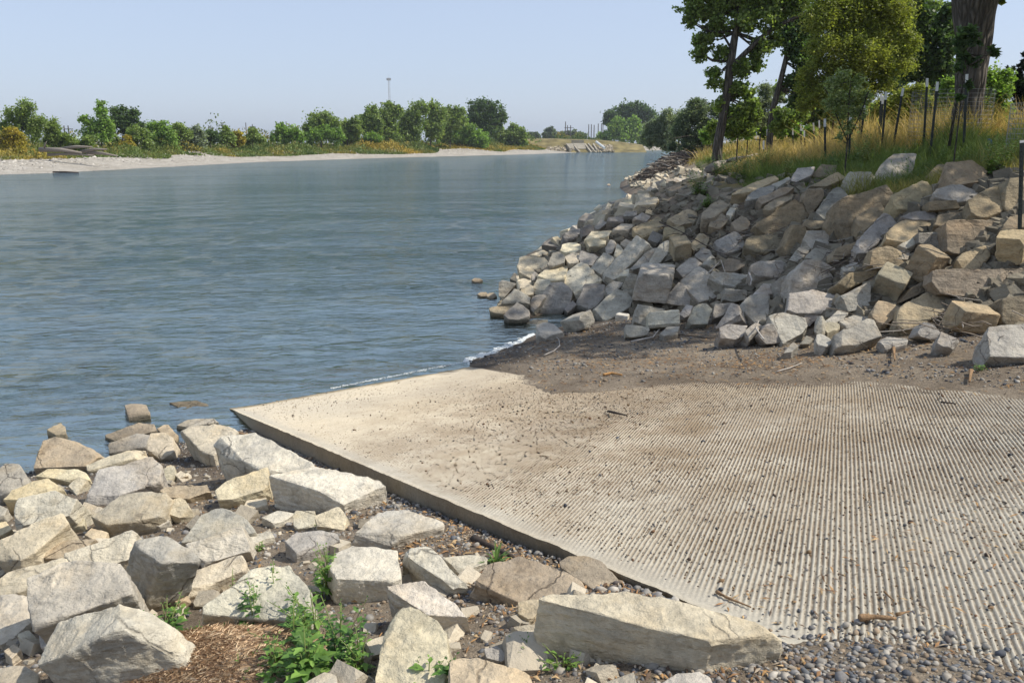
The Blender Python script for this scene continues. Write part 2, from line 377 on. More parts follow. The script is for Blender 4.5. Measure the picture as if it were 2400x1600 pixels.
bch = mix(t, ramp(t, noise(t, v, .25, 6, .7), [(.35, 0.), (.65, 1.)]), (.30, .27, .22), (.42, .385, .33)); bch = mix(t, .9, bch, ramp(t, noise(t, v, 1.6, 8, .8), [(.35, .6), (.6, 1.1)]), 'MULTIPLY')
c = mix(t, sp.outputs[0], c, bch)
grs = mix(t, ramp(t, noise(t, v, .35, 6, .7), [(.4, 0.), (.6, 1.)]), (.075, .085, .025), (.24, .17, .075)); c = mix(t, sp.outputs[1], c, grs)
t.links.new(c, b.inputs['Base Color']); b.inputs['Roughness'].default_value = .9
bb = bump(t, n2, .8, .03); bb = bump(t, n3, .8, .012, bb); t.links.new(bb, b.inputs['Normal']); M['earth'] = m
go = newmesh('ground', np.stack([XX, YY, ZZ], -1).reshape(-1, 3), grid_faces(len(gx), len(gy))[:, ::-1].copy(), [m], True, gcol)
tag(go, 'brown gravelly riverbank earth around the boat ramp', None, None, 'structure')

# ---------------------------------------------------------------- water
wx = spacing(-3000, 1500, .09, .03); wy = spacing(-1, 5000, .09, .02)
WX, WY = np.meshgrid(wx, wy, indexing='ij'); dep = np.maximum(0, -G(WX, WY)); dep = np.where(np.isfinite(dep), dep, 0)
# gentle swell as real relief close by, turning into finer relief in the material
amp = .014*smooth(.02, .35, dep)*smooth(60, 25, WY)
WZ = amp*(fb2(WX*1.0+WY*.35, WY*1.0-WX*.25, 1.25, 3, 70)*1.2)
wcol = np.stack([1-np.exp(-dep/.95), np.exp(-dep/.05), smooth(7, 40, np.hypot(WX, WY))], -1).reshape(-1, 3)
m, t, b, o = mat('river_water'); t.nodes.remove(b)
at = N(t, 'Attribute', attribute_name='Col'); sp = N(t, 'SeparateColor'); t.links.new(at.outputs['Color'], sp.inputs[0])
tc = N(t, 'TexCoord'); v = tc.outputs['Object']
rot = t.nodes.new('ShaderNodeMapping'); rot.inputs['Rotation'].default_value = (0, 0, math.radians(-32)); rot.inputs['Scale'].default_value = (.55, 1.25, 1); t.links.new(v, rot.inputs['Vector'])
wv1 = N(t, 'TexNoise', Scale=2.7, Detail=5, Roughness=.6, Distortion=.9); t.links.new(rot.outputs[0], wv1.inputs['Vector'])
wv2 = N(t, 'TexNoise', Scale=9., Detail=5, Roughness=.62, Distortion=.6); t.links.new(rot.outputs[0], wv2.inputs['Vector'])
wv3 = N(t, 'TexNoise', Scale=.35, Detail=5, Roughness=.6); t.links.new(rot.outputs[0], wv3.inputs['Vector'])
gust = ramp(t, noise(t, scaled(t, rot.outputs[0], (.35, 1., 1.)), .22, 4, .6), [(.38, .55), (.62, 1.3)])
calm = math_(t, 'MULTIPLY', gust, math_(t, 'ADD', .32, math_(t, 'MULTIPLY', sp.outputs[2], .75)))
h = math_(t, 'ADD', math_(t, 'MULTIPLY', wv1.outputs['Fac'], .22), math_(t, 'MULTIPLY', wv2.outputs['Fac'], .04))
wvs = N(t, 'TexWave', Scale=.9, Distortion=14., Detail=3.); wvs.inputs['Detail Scale'].default_value = 1.3; wvs.bands_direction = 'Y'
wr_ = t.nodes.new('ShaderNodeMapping'); wr_.inputs['Rotation'].default_value = (0, 0, math.radians(-18)); t.links.new(v, wr_.inputs['Vector']); t.links.new(wr_.outputs[0], wvs.inputs['Vector'])
h = math_(t, 'ADD', h, math_(t, 'MULTIPLY', wvs.outputs['Fac'], .022))
h = math_(t, 'ADD', math_(t, 'MULTIPLY', h, calm), math_(t, 'MULTIPLY', wv3.outputs['Fac'], .22))
bn = N(t, 'Bump', Strength=1., Distance=1.); t.links.new(h, bn.inputs['Height'])
gl = N(t, 'BsdfGlossy', Roughness=.05); gl.inputs['Color'].default_value = (.52, .59, .57, 1); t.links.new(bn.outputs[0], gl.inputs['Normal'])
fr = N(t, 'Fresnel', IOR=1.22); t.links.new(bn.outputs[0], fr.inputs['Normal'])
body = N(t, 'BsdfDiffuse'); patch = noise(t, v, .12, 4, .6)
t.links.new(mix(t, ramp(t, patch, [(.35, 0.), (.65, 1.)]), (.018, .042, .032), (.028, .056, .042)), body.inputs[0])
tr = N(t, 'BsdfTransparent'); tr.inputs[0].default_value = (.80, .73, .57, 1)
ms = N(t, 'MixShader'); t.links.new(sp.outputs[0], ms.inputs[0]); t.links.new(tr.outputs[0], ms.inputs[1]); t.links.new(body.outputs[0], ms.inputs[2])
m2 = N(t, 'MixShader'); t.links.new(fr.outputs[0], m2.inputs[0]); t.links.new(ms.outputs[0], m2.inputs[1]); t.links.new(gl.outputs[0], m2.inputs[2]); t.links.new(m2.outputs[0], o.inputs[0])
wo = newmesh('water', np.stack([WX, WY, WZ], -1).reshape(-1, 3), grid_faces(len(wx), len(wy))[:, ::-1].copy(), [m], True, wcol)
tag(wo, 'blue-grey rippling river water', None, None, 'structure')

# ---------------------------------------------------------------- boat ramp with cast grooves
RD = plane_hit(1980, 525) - plane_hit(1980, 560)      # direction of the grooves
p1 = plane_hit(1980, 900); p2 = plane_hit(1980, 1400); a1 = np.array(st(p1[0], p1[1])); a2 = np.array(st(p2[0], p2[1])); rd = (a1-a2)/np.linalg.norm(a1-a2)
SPC = .0255; step_s = SPC/abs(rd[1])                  # groove spacing measured along the edge
S0, S1 = -7.0, 13.5
prof = [(0, 0.0), (.22, 0.0), (.34, -.55), (.50, -1.0), (.66, -1.0), (.80, -.55)]
ns = int((S1-S0)/step_s); su = np.concatenate([[S0+(k+a)*step_s for a, _ in prof] for k in range(ns)]); hp = np.tile([q for _, q in prof], ns)
nt_ = 120; tv = np.concatenate([[0, .05, .12, .17], np.linspace(.2, RWID-.1, nt_), [RWID]])
SU, TV = np.meshgrid(su, tv, indexing='ij'); SS = SU + TV*rd[0]/rd[1]; 
wob = fb2(SS, TV, .6, 2, 81)*.007 + fb2(SS, TV, 7, 2, 82)*.003; SS2 = SS + wob*smooth(.12, .5, TV)
fade = smooth(.05, .24, TV)*smooth(RWID, RWID-.25, TV)
PX, PY = rxy(SS2, TV + np.where(TV < .03, np.abs(fb2(SS, TV*0, 6, 4, 88))*.022, 0)); depth = .0088*np.clip(.85+.5*fb2(SS, TV, 1.4, 3, 83), .3, 1.3)
dz = HPm = np.tile(hp[:, None], (1, len(tv)))*depth*fade
dz = dz*smooth(-.3, .6, SS) if False else dz
crest = (HPm > -.3)*np.clip(fb2(SS*1.0, TV, 11, 3, 86)+.05, 0, 1)*.009 + (HPm < -.3)*-np.clip(fb2(SS, TV, 6, 3, 87), 0, 1)*.006
dz = dz - crest*fade
lev = fb2(SS, TV, .35, 2, 84)*.012
PZ = RT*SS2 + dz + lev*smooth(0, .6, TV) + fb2(SS*1.0, TV, 14, 2, 85)*.0018
hp_ = plane_hit(1438, 972); hs_, ht_ = st(hp_[0], hp_[1]); PZ = PZ - .04*np.exp(-((SS-hs_)/.05)**2-((TV-ht_)/.09)**2)   # a hole worn in the concrete
keep = (SS > S0+3) & (SS < S1-3) | True
grv = np.stack([np.clip(-HPm/.0088, 0, 1), smooth(0, .3, TV), np.clip(SS/10, 0, 1)], -1).reshape(-1, 3)
m, t, b, o = mat('ramp_concrete'); tc = N(t, 'TexCoord'); v = tc.outputs['Object']
at = N(t, 'Attribute', attribute_name='Col'); sp = N(t, 'SeparateColor'); t.links.new(at.outputs['Color'], sp.inputs[0])
n1 = noise(t, v, .8, 6, .6); n2 = noise(t, v, 60, 5, .75); n3 = noise(t, v, 5, 6, .7)
cc = mix(t, ramp(t, n1, [(.4, 0.), (.62, 1.)]), (.49, .44, .35), (.55, .485, .37))
# bleached, silty concrete near the river, greyer bare concrete up the slope
cc = mix(t, ramp(t, sp.outputs[2], [(.35, 0.), (.85, 1.)]), cc, (.43, .395, .32))
cc = mix(t, .7, cc, ramp(t, n2, [(.3, .68), (.7, 1.25)]), 'MULTIPLY')
# grit and leaf crumbs collected in the grooves
gm = noise(t, v, .55, 4, .6); gm2 = noise(t, v, 30, 4, .7)
pz = N(t, 'SeparateXYZ'); t.links.new(v, pz.inputs[0])
dist = N(t, 'VectorMath', operation='DISTANCE'); t.links.new(v, dist.inputs[0]); pc = plane_hit(1560, 985); dist.inputs[1].default_value = tuple(pc)
near = ramp(t, math_(t, 'DIVIDE', dist.outputs['Value'], 4.6), [(.1, 1.), (.9, 0.)])
amt = math_(t, 'ADD', math_(t, 'MULTIPLY', near, .75), math_(t, 'MULTIPLY', ramp(t, gm, [(.4, 0.), (.65, 1.)]), .35))
inr = math_(t, 'MULTIPLY', sp.outputs[0], ramp(t, gm2, [(.38, .25), (.55, 1.)]))
cc = mix(t, math_(t, 'MULTIPLY', inr, math_(t, 'ADD', amt, .45), True), cc, (.12, .085, .055))
st_ = math_(t, 'MULTIPLY', math_(t, 'MULTIPLY', near, ramp(t, noise(t, v, 2.2, 7, .75), [(.42, 0.), (.60, 1.)])), .8)
cc = mix(t, st_, cc, (.19, .135, .08))
# silt film spreading from the dirt side
pd_ = plane_hit(1620, 880); d2 = N(t, 'VectorMath', operation='DISTANCE'); t.links.new(v, d2.inputs[0]); d2.inputs[1].default_value = tuple(pd_)
film = ramp(t, math_(t, 'ADD', math_(t, 'DIVIDE', d2.outputs['Value'], 6.5), math_(t, 'MULTIPLY', noise(t, v, 1.6, 6, .7), .7)), [(.48, 1.), (.95, 0.)])
cc = mix(t, math_(t, 'MULTIPLY', film, .75), cc, (.26, .205, .14))
wet = ramp(t, math_(t, 'ADD', pz.outputs[2], math_(t, 'MULTIPLY', noise(t, v, 2, 3), .015)), [(.008, 1.), (.034, 0.)])
cc = mix(t, wet, cc, (.15, .115, .06))
t.links.new(cc, b.inputs['Base Color']); b.inputs['Roughness'].default_value = .9
bb = bump(t, n2, .6, .006); bb = bump(t, n3, .5, .01, bb); t.links.new(bb, b.inputs['Normal'])
V = np.stack([PX, PY, PZ], -1).reshape(-1, 3); nu, nv = SS.shape; Fq = grid_faces(nu, nv)
# cut off what lies past the ends
cs = SS.reshape(-1)[Fq].mean(1); Fq = Fq[(cs > -6.5) & (cs < 12.8)]
# side faces: a skirt down both long edges
base = len(V); e0 = np.arange(nu)*nv; e1 = np.arange(nu)*nv+nv-1
V = np.vstack([V, V[e0]-[0, 0, .26], V[e1]-[0, 0, .26]])
k = np.arange(nu-1)
sk0 = np.stack([e0[k], e0[k+1], base+k+1, base+k], 1); sk1 = np.stack([e1[k], base+nu+k, base+nu+k+1, e1[k+1]], 1)
Fq = np.vstack([Fq, sk0, sk1]); gc = np.vstack([grv, np.tile([0, 0, 1.], (2*nu, 1))])
ra = newmesh('boat_ramp', V, Fq[:, ::-1].copy(), [m], False, gc)
tag(ra, 'cream grooved concrete boat ramp sloping into the river', 'boat ramp')
# ================================================================ rocks
def hull_mesh(P, L, size, seed, amp=1.0, chip=.3, maxit=7):
    rng = random.Random(seed)
    c = P.mean(0); pts = []
    for p in P:                                   # knock some corners off
        if rng.random() < chip and len(P) <= 14:
            for q in P[np.argsort(np.linalg.norm(P-p, axis=1))[1:4]]: pts.append(p+(q-p)*rng.uniform(.12, .3))
        else: pts.append(p)
    bm = bmesh.new()
    for p in pts: bm.verts.new(p-c)
    r = bmesh.ops.convex_hull(bm, input=bm.verts[:])
    bmesh.ops.delete(bm, geom=[v for v in bm.verts if not v.link_faces], context='VERTS')
    if L < size*.12:                              # break extra facets off edges and corners
        for k in range(rng.randint(3, 6)):
            nn = Vector((rng.gauss(0, 1), rng.gauss(0, 1), rng.gauss(0, 1))).normalized()
            sup = sorted(v.co.dot(nn) for v in bm.verts)
            if len(sup) < 4: break
            dcut = sup[-1]-(sup[-1]-sup[0])*rng.uniform(.02, .09)
            rs = bmesh.ops.bisect_plane(bm, geom=bm.verts[:]+bm.edges[:]+bm.faces[:], plane_co=nn*dcut, plane_no=nn, clear_outer=True)
            ce = [g for g in rs['geom_cut'] if isinstance(g, bmesh.types.BMEdge)]
            if ce: bmesh.ops.holes_fill(bm, edges=ce)
    bmesh.ops.dissolve_limit(bm, angle_limit=.12, verts=bm.verts[:], edges=bm.edges[:])
    if len(bm.edges) > 5 and L < size*.5:
        bmesh.ops.bevel(bm, geom=bm.edges[:], offset=size*.013, segments=2 if L < size*.1 else 1, profile=.6, affect='EDGES', clamp_overlap=True)
    bmesh.ops.triangulate(bm, faces=bm.faces[:])
    for it in range(maxit):
        es = [e for e in bm.edges if e.calc_length() > L]
        if not es or len(bm.verts) > 9000: break
        bmesh.ops.subdivide_edges(bm, edges=es, cuts=1)
        bmesh.ops.triangulate(bm, faces=[f for f in bm.faces if len(f.verts) > 3])
    bm.normal_update()
    V = np.array([v.co[:] for v in bm.verts]); Nn = np.array([v.normal[:] for v in bm.verts])
    Fc = np.array([[v.index for v in f.verts] for f in bm.faces] if False else [[l.vert.index for l in f.loops] for f in bm.faces]); 
    bm.free()
    if L < size*.5:
        off = seed*3.17 % 97
        Q = V/size + off
        d = .032*fbm(Q*1.6, 2, 1) + .020*fbm(Q*4.2, 3, 2, ridge=True)
        # bedding layers breaking out along one direction, worn corners
        ax = np.array([rng.uniform(-.3, .3), rng.uniform(-.3, .3), 1.]); ax /= np.linalg.norm(ax)
        lay = vnoise(np.stack([(V @ ax)/size*9+off, Q[:, 0]*1.2, Q[:, 1]*1.2], 1), 4)
        side = 1-np.abs(Nn @ ax)
        d = d + .011*np.sign(lay)*np.abs(lay)**.5*side
        if size/L > 14: d = d + .009*fbm(Q*16, 3, 3, ridge=True)
        V = V + Nn*(d*size*amp)[:, None]
    return V, Fc, c
def settle(P, sink=.04):
    # push a block back along the line of sight until it rests on the ground
    d = P.mean(0)-CAM; d /= np.linalg.norm(d)
    for k in range(60):
        gap = float(np.min(P[:, 2]-np.maximum(G(P[:, 0], P[:, 1]), -.1)))
        if gap < -sink: break
        P = P + d*.05
    return P
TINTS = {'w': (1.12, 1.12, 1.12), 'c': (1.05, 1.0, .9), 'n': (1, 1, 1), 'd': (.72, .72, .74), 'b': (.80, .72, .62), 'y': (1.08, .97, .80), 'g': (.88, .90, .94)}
ROCKS = []     # (object, centre, size, colour word)
def add_rock(P, mat_, label, cat='rock', seed=None, tint='n', group=None, name='rock', pxl=3.0, amp=1., chip=.3):
    seed = seed if seed is not None else len(ROCKS)+11
    P = np.asarray(P, float); size = float(np.linalg.norm(P.max(0)-P.min(0)))/1.6
    dist = np.linalg.norm(P.mean(0)-CAM); L = max(size/34, dist*pxl/826)
    V, Fc, c = hull_mesh(P, L, size, seed, amp, chip)
    o = newmesh(name, V, Fc, (M[mat_],), True, loc=tuple(c)); o.data.set_sharp_from_angle(angle=math.radians(32))
    r = random.Random(seed*7); tt = TINTS[tint]; k = r.uniform(.9, 1.1)
    o.color = (tt[0]*k, tt[1]*k*r.uniform(.98, 1.02), tt[2]*k*r.uniform(.95, 1.03), 1)
    if label is not None: tag(o, label, cat, group)
    ROCKS.append((o, c, size, P)); return o
NRM = {'u': (0, -.12, 1), 'v': (-.05, -.32, 1), 't': (.0, -.62, .78), 'f': (0, -.92, .40), 'l': (-.55, -.6, .58), 'r': (.5, -.6, .6), 'T': (0, -.45, .9), 'L': (-.45, -.25, .85)}
def face_rock(pts, n, thick, lift, taper=1.06, seed=0):
    """a block whose main face has this outline, this facing and this thickness"""
    pts = np.array(pts, float); n = np.array(n, float); n /= np.linalg.norm(n)
    cx, cy = pts.mean(0); A = hit(cx, cy, lift)
    Fv = []
    for x, y in pts:
        d = ray(x, y); dn = d @ n
        tt = ((A-CAM) @ n)/dn; Fv.append(CAM+d*tt)
    Fv = np.array(Fv); c = Fv.mean(0); rng = random.Random(seed+5)
    ext = np.linalg.norm(Fv-c, axis=1).max()
    B = []
    for p in Fv:
        k = taper*rng.uniform(.92, 1.06); B.append(c+(p-c)*k - n*thick*rng.uniform(.88, 1.1))
    return np.vstack([Fv, np.array(B)])
def corner_rock(P0, P1, P2, P3, lift=.25):
    """a box from its near corner and the three corners joined to it (orthogonality fixes the depths)"""
    P = [np.array(p, float) for p in (P0, P1, P2, P3)]
    a, b, c = P[1]-P[0], P[2]-P[0], P[3]-P[0]
    def nd(u, v): return min(u @ v, -.06*np.linalg.norm(u)*np.linalg.norm(v))
    ab, ac, bc = nd(a, b), nd(a, c), nd(b, c)
    za, zb, zc = (-ab*ac/bc)**.5, (-ab*bc/ac)**.5, (-ac*bc/ab)**.5
    za, zb, zc = [min(z, 2.2*np.linalg.norm(u)+4) for z, u in ((za, a), (zb, b), (zc, c))]
    cx, cy = P[0]+(a+b+c)/2
    A = hit(cx, cy, lift)
    dep = (A-CAM) @ np.array([0, CP, -SP]); sc = dep/F
    X = np.array([1, 0, 0.]); U = np.array([0, SP, CP]); Z = np.array([0, CP, -SP])
    vec = [(u[0]*X - u[1]*U + z*Z)*sc for u, z in ((a, za), (b, zb), (c, zc))]
    ctr = A; o = ctr - (vec[0]+vec[1]+vec[2])/2
    return np.array([o+i*vec[0]+j*vec[1]+k*vec[2] for i in (0, 1) for j in (0, 1) for k in (0, 1)])
def tr(pts, ox, oy, k): return [(ox+x*k, oy+y*k) for x, y in pts]
T6 = (0, 900, .4464); T7 = (400, 900, .4464); T8 = (900, 1100, .42517); T4 = (1100, 350, .3189); T5 = (1750, 350, .3508); T3 = (1500, 0, .38265)
# --- the sunlit rocks between the camera and the ramp: (frame, outline of the top face, facing, height, tint, label)
FORE = [
(T6, [(652,108),(700,99),(765,101),(786,150),(672,162)], 'u', .16, 'b', 'small brown cubic rock standing alone in the water off the ramp corner'),
(T6, [(248,240),(318,204),(343,220),(347,258),(292,266)], 'u', .13, 'b', 'small wet rock at the water edge behind the broad brown boulder'),
(T6, [(230,300),(290,283),(350,300),(480,318),(532,365),(455,430),(180,440),(205,370)], 'T', .30, 'b', 'broad brown sloping boulder at the waterline of the sunlit rocks'),
(T6, [(542,272),(735,197),(808,200),(820,245),(600,297)], 'v', .13, 'b', 'long brown wet slab at the water edge nearest the ramp corner'),
(T6, [(566,310),(720,262),(788,265),(765,330),(575,362)], 'v', .12, 'd', 'flat grey-brown slab just in front of the long wet slab'),
(T6, [(775,300),(790,258),(870,252),(912,280),(910,365),(840,385),(772,345)], 'T', .24, 'c', 'upright cream block near the water with a pointed back corner'),
(T6, [(826,232),(875,208),(932,262),(925,300),(850,262)], 'v', .12, 'y', 'small yellowish rock tucked behind the upright cream block'),
(T6, [(452,425),(670,350),(762,340),(745,378),(600,405),(458,458)], 'v', .15, 'c', 'long cream slab lying behind the large grey tilted slab'),
(T6, [(440,600),(520,450),(800,378),(845,430),(838,512),(560,602)], 'T', .30, 'g', 'large grey tilted slab among the rocks by the water'),
(T6, [(187,482),(250,446),(440,450),(460,485),(365,505)], 'v', .16, 'c', 'flat cream rock in front of the broad brown boulder'),
(T6, [(356,530),(410,485),(457,500),(402,582)], 'T', .12, 'n', 'small angular rock leaning beside the large grey tilted slab'),
(T6, [(-30,470),(30,415),(100,420),(155,512),(60,575),(-30,580)], 'T', .32, 'd', 'dark damp boulder at the water on the frame edge'),
(T6, [(28,606),(70,562),(240,487),(328,545),(290,562),(100,605)], 'v', .27, 'y', 'pale yellow flat-topped rock beside the dark damp boulder'),
(T6, [(85,640),(100,602),(290,558),(402,602),(362,690),(190,712),(75,752)], 't', .35, 'n', 'weathered grey-cream boulder with a broad streaked face'),
(T6, [(-30,830),(60,765),(322,680),(356,735),(290,790),(180,882),(75,946),(-20,900)], 'T', .32, 'c', 'long cream slab with fine cracks running out of frame'),
(T6, [(362,708),(395,683),(438,695),(444,742),(382,750)], 'v', .12, 'c', 'small cream block wedged beside the cracked long slab'),
(T6, [(480,692),(640,588),(800,563),(890,580),(847,692),(680,727),(560,737)], 'v', .27, 'c', 'big cream block with flat top in front of the grey tilted slab'),
(T6, [(422,690),(440,618),(540,650),(480,692)], 'T', .15, 'n', 'narrow rock peeping out under the grey tilted slab'),
(T6, [(870,640),(900,603),(962,600),(1007,665),(942,700),(890,682)], 'T', .17, 'c', 'cream rounded-corner block beside the big flat-topped block'),
(T6, [(773,728),(870,703),(893,720),(836,747)], 'v', .10, 'n', 'small flat grey stone in front of the big flat-topped block'),
(T6, [(842,560),(880,533),(1082,525),(1106,560),(990,602),(890,592)], 'T', .14, 'b', 'brownish low slab in the gap behind the cream blocks'),
(T6, [(840,500),(860,430),(915,425),(922,480),(882,512)], 'v', .12, 'c', 'small cream stone stacked in the wet gravel gap'),
(T6, [(915,475),(950,453),(987,480),(940,492)], 'v', .09, 'c', 'small squarish stone in the wet gravel gap'),
(T6, [(950,235),(1180,200),(1258,240),(1215,270),(1112,387),(1060,350)], 'v', .36, 'c', 'big block with shaded side near the ramp corner and water'),
(T6, [(912,212),(970,185),(1120,182),(1145,200),(980,225)], 'v', .12, 'n', 'low flat slab at the water behind the big shaded-side block'),
(T7, [(225,288),(440,255),(525,345),(640,370),(787,440),(620,462),(530,470),(375,402),(290,358)], 'v', .42, 'n', 'large cream slab with dark vertical side next to the ramp kerb'),
(T7, [(520,482),(640,455),(760,430),(1100,498),(1132,530),(990,572),(905,600),(850,530),(740,527)], 'u', .32, 'n', 'long blocky slab with a mid crack lying along the ramp kerb'),
(T7, [(237,548),(320,490),(505,438),(522,545),(460,562),(370,602),(255,605)], 'T', .22, 'c', 'bright cream wedge leaning against the dark-sided slab'),
(T7, [(400,612),(500,595),(507,632),(430,652),(380,642)], 'u', .07, 'c', 'thin flat stone lying under the bright cream wedge'),
(T7, [(58,832),(110,725),(268,620),(372,662),(440,778),(350,740),(160,800)], 'v', .22, 'g', 'grey sloping block with a thin overhanging ledge'),
(T7, [(85,842),(372,745),(422,872),(160,948),(148,905)], 't', .18, 'n', 'cream broken slab just below the grey sloping block'),
(T7, [(20,1042),(60,1008),(360,888),(390,940),(386,972),(150,1078),(50,1108)], 'v', .15, 'c', 'long narrow white slab beside the pointed grey boulder'),
(T6, [(350,892),(500,835),(690,770),(708,782),(695,900),(640,945),(350,938)], 't', .25, 'n', 'grey and cream block lodged behind the big white slab'),
(T6, [(225,915),(250,850),(300,815),(500,815),(460,852),(370,882),(350,912)], 't', .18, 'b', 'brown-faced block behind the big white slab'),
(T6, [(443,790),(480,752),(567,780),(547,817),(500,820)], 'u', .09, 'y', 'small yellow-white stone in front of the big flat-topped block'),
(T6, [(-30,1050),(40,990),(345,905),(350,940),(150,1002),(150,1072),(-20,1100)], 'v', .32, 'c', 'long cream slab partly hidden behind the big white slab'),
(T6, [(147,1020),(330,938),(630,945),(658,990),(690,1100),(560,1132),(400,1202),(180,1272),(148,1120)], 'T', .42, 'w', 'big white slab propped up with a dark gap underneath'),
(T6, [(-30,1085),(150,1070),(160,1250),(40,1355),(-30,1360)], 'v', .15, 'n', 'cream block under the shadow of the big white slab'),
(T6, [(197,1475),(310,1260),(700,1122),(745,1128),(720,1225),(380,1412)], 'L', .50, 'w', 'big white-topped block with rough brown flank in the near corner'),
(T6, [(-30,1500),(130,1478),(200,1530),(190,1640),(-30,1640)], 'u', .10, 'c', 'flat cream slab in the nearest corner of the rocks'),
(T7, [(138,1200),(290,1050),(400,990),(622,945),(742,1100),(730,1190),(690,1250),(520,1240),(300,1180)], 'T', .30, 'w', 'rounded white boulder rising behind the green weeds'),
(T7, [(822,935),(870,890),(955,852),(1190,870),(1202,990),(1210,1040),(1020,1005),(870,1022)], 'u', .26, 'w', 'white block with rough dark front just behind the tall weed'),
(T7, [(1203,865),(1340,857),(1400,880),(1500,970),(1560,1050),(1480,1060),(1390,995),(1290,940)], 'v', .22, 'n', 'grey-sided block beside the white rough-fronted block'),
(T7, [(1118,1060),(1330,1033),(1460,1120),(1558,1222),(1480,1218),(1350,1212),(1200,1120)], 'v', .24, 'w', 'white block with a cracked corner in front of the grey-sided block'),
(T7, [(1072,1545),(1130,1330),(1128,1270),(1220,1178),(1270,1173),(1400,1240),(1450,1310),(1452,1480),(1420,1610),(1072,1610)], 'v', .20, 'c', 'tall shield-shaped cream slab at the near edge by the weeds'),
(T7, [(598,820),(660,773),(780,770),(900,790),(907,812),(770,857),(660,882),(640,850)], 'u', .15, 'n', 'cream block with yellowish side on open gravel'),
(T7, [(640,690),(660,665),(757,668),(752,742),(648,762)], 'T', .11, 'n', 'smaller cream half of a split stone below the kerb slab'),
(T7, [(758,690),(880,643),(927,700),(910,762),(760,738)], 'T', .11, 'c', 'larger cream half of a split stone below the kerb slab'),
(T7, [(480,700),(560,665),(647,680),(600,712),(545,732)], 'u', .09, 'n', 'small pointed cream stone on gravel beside the split stone'),
(T7, [(963,780),(1090,680),(1180,660),(1400,700),(1425,740),(1300,772),(1160,815),(1060,800)], 'u', .16, 'g', 'low grey flat boulder between the kerb slab and gravel'),
(T7, [(403,800),(520,768),(543,790),(430,842)], 'u', .05, 'n', 'thin pale stone flat on the gravel'),
(T8, [(330,490),(440,470),(575,475),(560,520),(420,562)], 'u', .05, 'n', 'half-buried flat slab beside the spiky green plant'),
(T8, [(458,602),(560,530),(740,485),(960,545),(1110,620),(1148,690),(1000,702),(800,702),(740,732),(650,640)], 'u', .09, 'b', 'large flat half-buried slab of warm grey stone'),
(T8, [(738,730),(870,700),(872,760),(812,832),(740,792)], 'u', .06, 'y', 'tan broken plate at the end of the long near block'),
(T8, [(970,510),(1020,480),(1130,478),(1200,510),(1292,610),(1150,657),(1080,590),(980,542)], 'v', .10, 'b', 'brownish lozenge-shaped slab against the ramp edge'),
(T8, [(866,722),(930,700),(1390,690),(1620,780),(1900,850),(2125,870),(2178,912),(1790,947),(1700,907),(1400,822),(1080,772)], 'u', .25, 'c', 'very long beam-like limestone block in the near foreground'),
(T8, [(690,880),(850,828),(922,892),(845,962),(780,900)], 'T', .12, 'd', 'small dark-sided stone at the end of the long beam-like block'),
(T8, [(363,1060),(420,1038),(560,1045),(760,1110),(862,1170),(862,1270),(363,1270)], 'u', .14, 'y', 'yellow-cream slab cut by the near frame edge beside weeds'),
(T8, [(1528,1180),(1620,1125),(1740,1117),(1845,1182),(1800,1310),(1560,1310)], 'u', .11, 'n', 'domed pale stone in front of the long beam-like block'),
(T8, [(553,990),(620,970),(692,1030),(640,1062),(570,1042)], 'v', .09, 'n', 'small grey stone among pebbles behind the yellow-cream slab'),
(T8, [(695,985),(712,945),(760,935),(785,985),(745,1003)], 'u', .07, 'g', 'round grey cobble among pebbles near a small weed'),
(T7, [(698,1560),(800,1500),(872,1530),(872,1650),(720,1650)], 'u', .12, 'w', 'white rock top at the near frame edge inside the weeds'),
(T6, [(78,1320),(150,1288),(192,1330),(160,1372)], 'v', .10, 'n', 'small brown-grey stone under the big white slab'),
(T6, [(198,1300),(240,1283),(302,1300),(272,1372),(210,1370)], 'v', .12, 'g', 'small square grey stone under the big white slab'),
(T6, [(-20,730),(30,720),(62,760),(0,795)], 'v', .12, 'y', 'small tan stone at the frame edge beyond the cracked long slab'),
(T6, [(-20,628),(40,650),(20,690),(-20,700)], 'v', .14, 'd', 'dark small stone at the frame edge under the pale yellow rock'),
(T6, [(600,372),(700,345),(765,350),(735,395),(640,400)], 'v', .14, 'c', 'cream stone between the flat grey-brown slab and the grey slab'),
(T6, [(870,430),(905,420),(918,455),(880,470)], 'v', .06, 'y', 'tiny cream stone below the upright cream block'),
(T6, [(885,1110),(960,1090),(1000,1120),(930,1150)], 'v', .07, 'b', 'small brown stone at the foot of the pointed grey boulder'),
(T6, [(20,1400),(70,1365),(110,1390),(60,1440)], 'u', .07, 'c', 'rounded cobble in the shadowed gap at the frame edge'),
]
MATF = {'w': 'pale', 'c': 'pale', 'n': 'pale', 'g': 'pale', 'b': 'pale', 'd': 'pale', 'y': 'pale'}
for i, (T, pts, nm, h, tint, lab) in enumerate(FORE):
    h = max(.055, h*(.62 if 'beam' not in lab else .68)); P = face_rock(tr(pts, *T), NRM[nm], h+.1, h, 1.06, i)
    size = np.linalg.norm(P.max(0)-P.min(0))
    add_rock(P, 'pale', lab, 'boulder' if size > .9 else 'rock', 100+i, tint, name='boulder' if size > .9 else 'rock', pxl=3.0, chip=.12)
P = face_rock(tr([(712,772),(850,778),(985,870),(1048,930),(950,925),(850,940)], *T6), (.42, -.25, .87), .46, .34, 1.02, 3)
add_rock(P, 'pale', 'pointed boulder with a blue-grey face and white top standing on its corner', 'boulder', 91, 'g', name='boulder', chip=.2)
